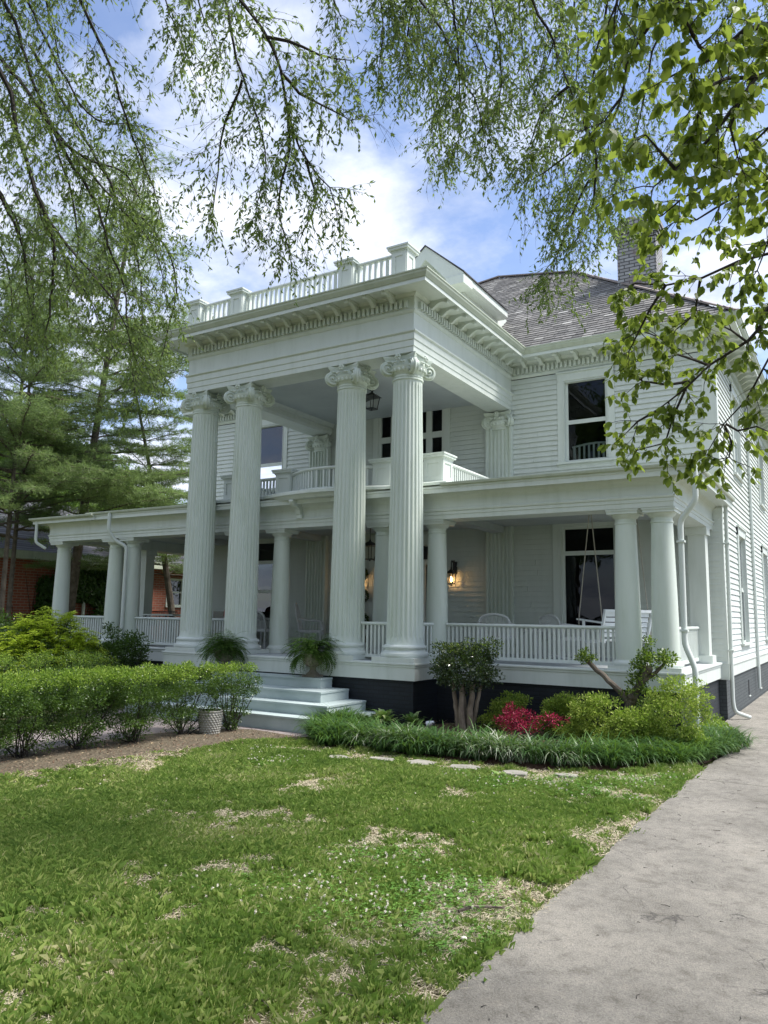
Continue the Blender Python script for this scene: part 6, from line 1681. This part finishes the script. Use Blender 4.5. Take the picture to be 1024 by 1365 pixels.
tb = thing('patio_table', 'pale topped metal table on the far left porch, its edge above the rail', 'table', (-8.9, 3.0, 0))
MB().box((-.55, -.4, .68), (.55, .4, .715)).build('table_top', 'trim', tb, False, (0, 0, 0))
for sx in (-1, 1):
    for sy in (-1, 1): MB().bar((sx*.5, sy*.35, 0), (sx*.5, sy*.35, .68), .03).build('leg', 'black', tb, False, (0, 0, 0))
for i in range(4):
    pass
mb = MB(); 
for i in range(9): mb.bar((-.5+i*.125, -.36, .60), (-.44+i*.125, -.36, .68), .012)
mb.build('apron', 'black', tb, False, (0, 0, 0))
bn = thing('metal_bench', 'black metal bench with barred back behind the far left rail', 'bench', (-10.0, 3.6, 0), rz=.3)
mb = MB(); mb.box((-.5, -.2, .40), (.5, .2, .43)); mb.build('seat', 'black', bn, False, (0, 0, 0))
mb = MB(); mb.bar((-.5, .2, .78), (.5, .2, .78), .03); mb.bar((-.5, .2, .5), (.5, .2, .5), .02)
for i in range(17): mb.bar((-.5+i/16, .2, .43), (-.5+i/16, .2, .78), .012)
mb.build('backrest', 'black', bn, False, (0, 0, 0))
for sx in (-1, 1):
    for sy in (-1, 1): MB().bar((sx*.48, sy*.18, 0), (sx*.48, sy*.18, .40), .025).build('leg', 'black', bn, False, (0, 0, 0))
sf = thing('porch_sofa', 'pale sofa with dark and red cushions just visible between the two left fluted columns', 'sofa', (-7.15, 3.3, 0))
mb = MB(); mb.box((-.7, -.35, .12), (.7, .35, .42)); mb.build('seat', 'wickergrey', sf, False, (0, 0, 0))
mb = MB(); mb.box((-.7, .25, .42), (.7, .38, .82)); mb.build('backrest', 'wickergrey', sf, False, (0, 0, 0))
cu = MB(); cu.lathe([(.001, -.07), (.12, -.065), (.19, -.03), (.2, 0), (.19, .03), (.12, .065), (.001, .07)], (0, 0, 0), 14, False)
cu.move(Matrix.Translation((0, .12, .78)) @ Matrix.Rotation(PI/2-.2, 4, 'X')); cu.build('cushion', 'redcloth', sf, True, (0, 0, 0))
cu = MB(); cu.lathe([(.001, -.07), (.12, -.065), (.19, -.03), (.2, 0), (.19, .03), (.12, .065), (.001, .07)], (0, 0, 0), 14, False)
cu.move(Matrix.Translation((.32, .14, .84)) @ Matrix.Rotation(PI/2-.2, 4, 'X')); cu.build('cushion', 'navy', sf, True, (0, 0, 0))
# topiary by the door
tp_ = thing('topiary', 'dark three-ball topiary in a pot left of the front door', 'plant', (-3.42, 3.86, 0))
MB().lathe([(.12, 0), (.16, .25), (.17, .28), (.15, .28)], (0, 0, 0), 16).build('pot', 'urn', tp_, True, (0, 0, 0))
MB().tube([(0, 0, .2), (0, 0, 1.9)], .014, 6).build('stem', 'bark', tp_, False, (0, 0, 0))
P_ = []
for z, r in ((.62, .2), (1.22, .17), (1.75, .14)):
    v = rdir(1500); P_.append(kites(v*r*RNG.uniform(.75, 1.02, (1500, 1))+np.array([0, 0, z]), norm(v+rdir(1500)*.7), rdir(1500), .035, .02))
np_mesh('foliage', np.concatenate(P_), 4, 'darkleaf', tp_, (0, 0, 0))
# headboard-like slatted chair behind the upper right window
bb = thing('slatted_bench', 'white bench with a curved slatted back standing behind the upper right window', 'bench', (2.08, YW+.22, 3.24))
mb = MB()
mb.tube([(-.5+i*.1, 0, 1.18+.055*math.sin(PI*i/10)) for i in range(11)], .022, 6)
for i in range(10): mb.box((-.47+i*.104, -.012, .6), (-.43+i*.104, .012, 1.19+.05*math.sin(PI*(i+.5)/10)))
mb.build('backrest', 'trim', bb, False, (0, 0, 0))
mb = MB(); mb.box((-.5, .0, .42), (.5, .45, .47)); mb.build('seat', 'trim', bb, False, (0, 0, 0))
for sx in (-1, 1):
    for yy_ in (.03, .42): MB().bar((sx*.47, yy_, 0), (sx*.47, yy_, .45 if yy_ > .1 else 1.2), .045).build('leg', 'trim', bb, False, (0, 0, 0))

# ------------------------------------------------------------------ urns, ferns, planter, spotlight
def urn(x, y, z, label):
    t = thing('urn', label, 'urn', (x, y, z), 'stone urns on the top step'); mb = MB(); mb.box((-.13, -.13, 0), (.13, .13, .04))
    mb.lathe([(.12, .04), (.11, .06), (.07, .09), (.05, .13), (.06, .15), (.05, .16), (.08, .18), (.14, .22), (.175, .28), (.19, .35), (.20, .37), (.215, .38), (.215, .405), (.19, .405), (.17, .36)], (0, 0, 0), 24, False)
    for k in range(18):
        a = 2*PI*k/18; mb.tube([(r*math.cos(a), r*math.sin(a), zz) for r, zz in ((.085, .185), (.145, .225), (.178, .28), (.19, .34))], .010, 5)
    mb.build('bowl', 'urn', t, True, (0, 0, 0)); MB().lathe([(.001, .375), (.18, .37)], (0, 0, 0), 16, False).build('soil', 'mulch', t, False, (0, 0, 0))
def fern(x, y, z, label, seed, R_=.60, n=190):
    rng = np.random.default_rng(seed); t = thing('fern', label, 'plant', (x, y, z), 'ferns in the urns'); Q = []
    for i in range(n):
        a = rng.uniform(0, 2*np.pi); el = rng.uniform(.1, 1.5); L_ = R_*rng.uniform(.75, 1.15); m = 20
        s_ = np.linspace(0, 1, m); th = el-(1.6+1.1*rng.random())*s_**1.2*(1.05-.12*el); r = np.cumsum(np.cos(th))*L_/m*1.0; h = np.cumsum(np.sin(th))*L_/m
        c = np.stack([r*np.cos(a), r*np.sin(a), h], 1); tan = norm(np.gradient(c, axis=0)); sd = np.array([-np.sin(a), np.cos(a), 0]); up_ = np.cross(sd, tan)
        for sg in (-1, 1):
            pl = .075*np.sin(np.pi*np.clip(s_*.93+.08, 0, 1))**.7+.004; Q.append(kites(c, norm(sd*sg+tan*.35+np.array([0, 0, -.15])), np.tile([0, 0, 1.], (m, 1))+rng.normal(size=(m, 3))*.15, pl, .024, .1, .35))
    np_mesh('frond', np.concatenate(Q), 4, 'fern', t, (0, 0, 0))
urn(-1.52, -.56, -.31, 'mossy stone urn on the top step right of centre, below a fern')
fern(-1.52, -.56, .07, 'drooping green fern in the urn on the right of the steps', 1)
urn(-3.58, -.56, -.31, 'mossy stone urn left of centre on the top step, half behind the hedge')
fern(-3.58, -.56, .04, 'drooping green fern left of the steps, in front of the second fluted column', 2)
bk = thing('woven_planter', 'round grey-white woven planter standing between the hedge bushes by the path', 'planter', (-1.86, -2.68, GZ))
mb = MB(); H_ = .34; mb.lathe([(.13, .0), (.155, .10), (.17, .22), (.172, .33), (.15, .33), (.145, .2)], (0, 0, 0), 28, False)
for k in range(9):
    z = .02+k*.035; r = .133+.04*min(1, (z/.24))**.8
    for j in range(22):
        a = 2*PI*j/22+(k % 2)*PI/22; mb.ball((r*math.cos(a), r*math.sin(a), z), .020, 4, .8)
mb.lathe([(.17, .32), (.185, .335), (.185, .35), (.16, .35)], (0, 0, 0), 28, False)
mb.build('basket', 'wickergrey', bk, True, (0, 0, 0)); MB().lathe([(.001, .30), (.15, .30)], (0, 0, 0), 16, False).build('soil', 'mulch', bk, False, (0, 0, 0))
sl = thing('garden_spotlight', 'small white-hooded spotlight on a dark stake left of the holly trunks', 'lamp', (.90, -.62, GZ+.05))
MB().tube([(0, 0, -.05), (0, 0, .09), (-.03, -.02, .12)], .014, 6).build('stake', 'black', sl, False, (0, 0, 0))
mb = MB(); mb.lathe([(.018, 0), (.03, .03), (.045, .10), (.048, .13), (.04, .13)], (0, 0, 0), 14, False); mb.move(Matrix.Translation((-.0, 0, .13)) @ Matrix.Rotation(-1.9, 4, 'Y')); mb.build('hood', 'swing', sl, True, (0, 0, 0))
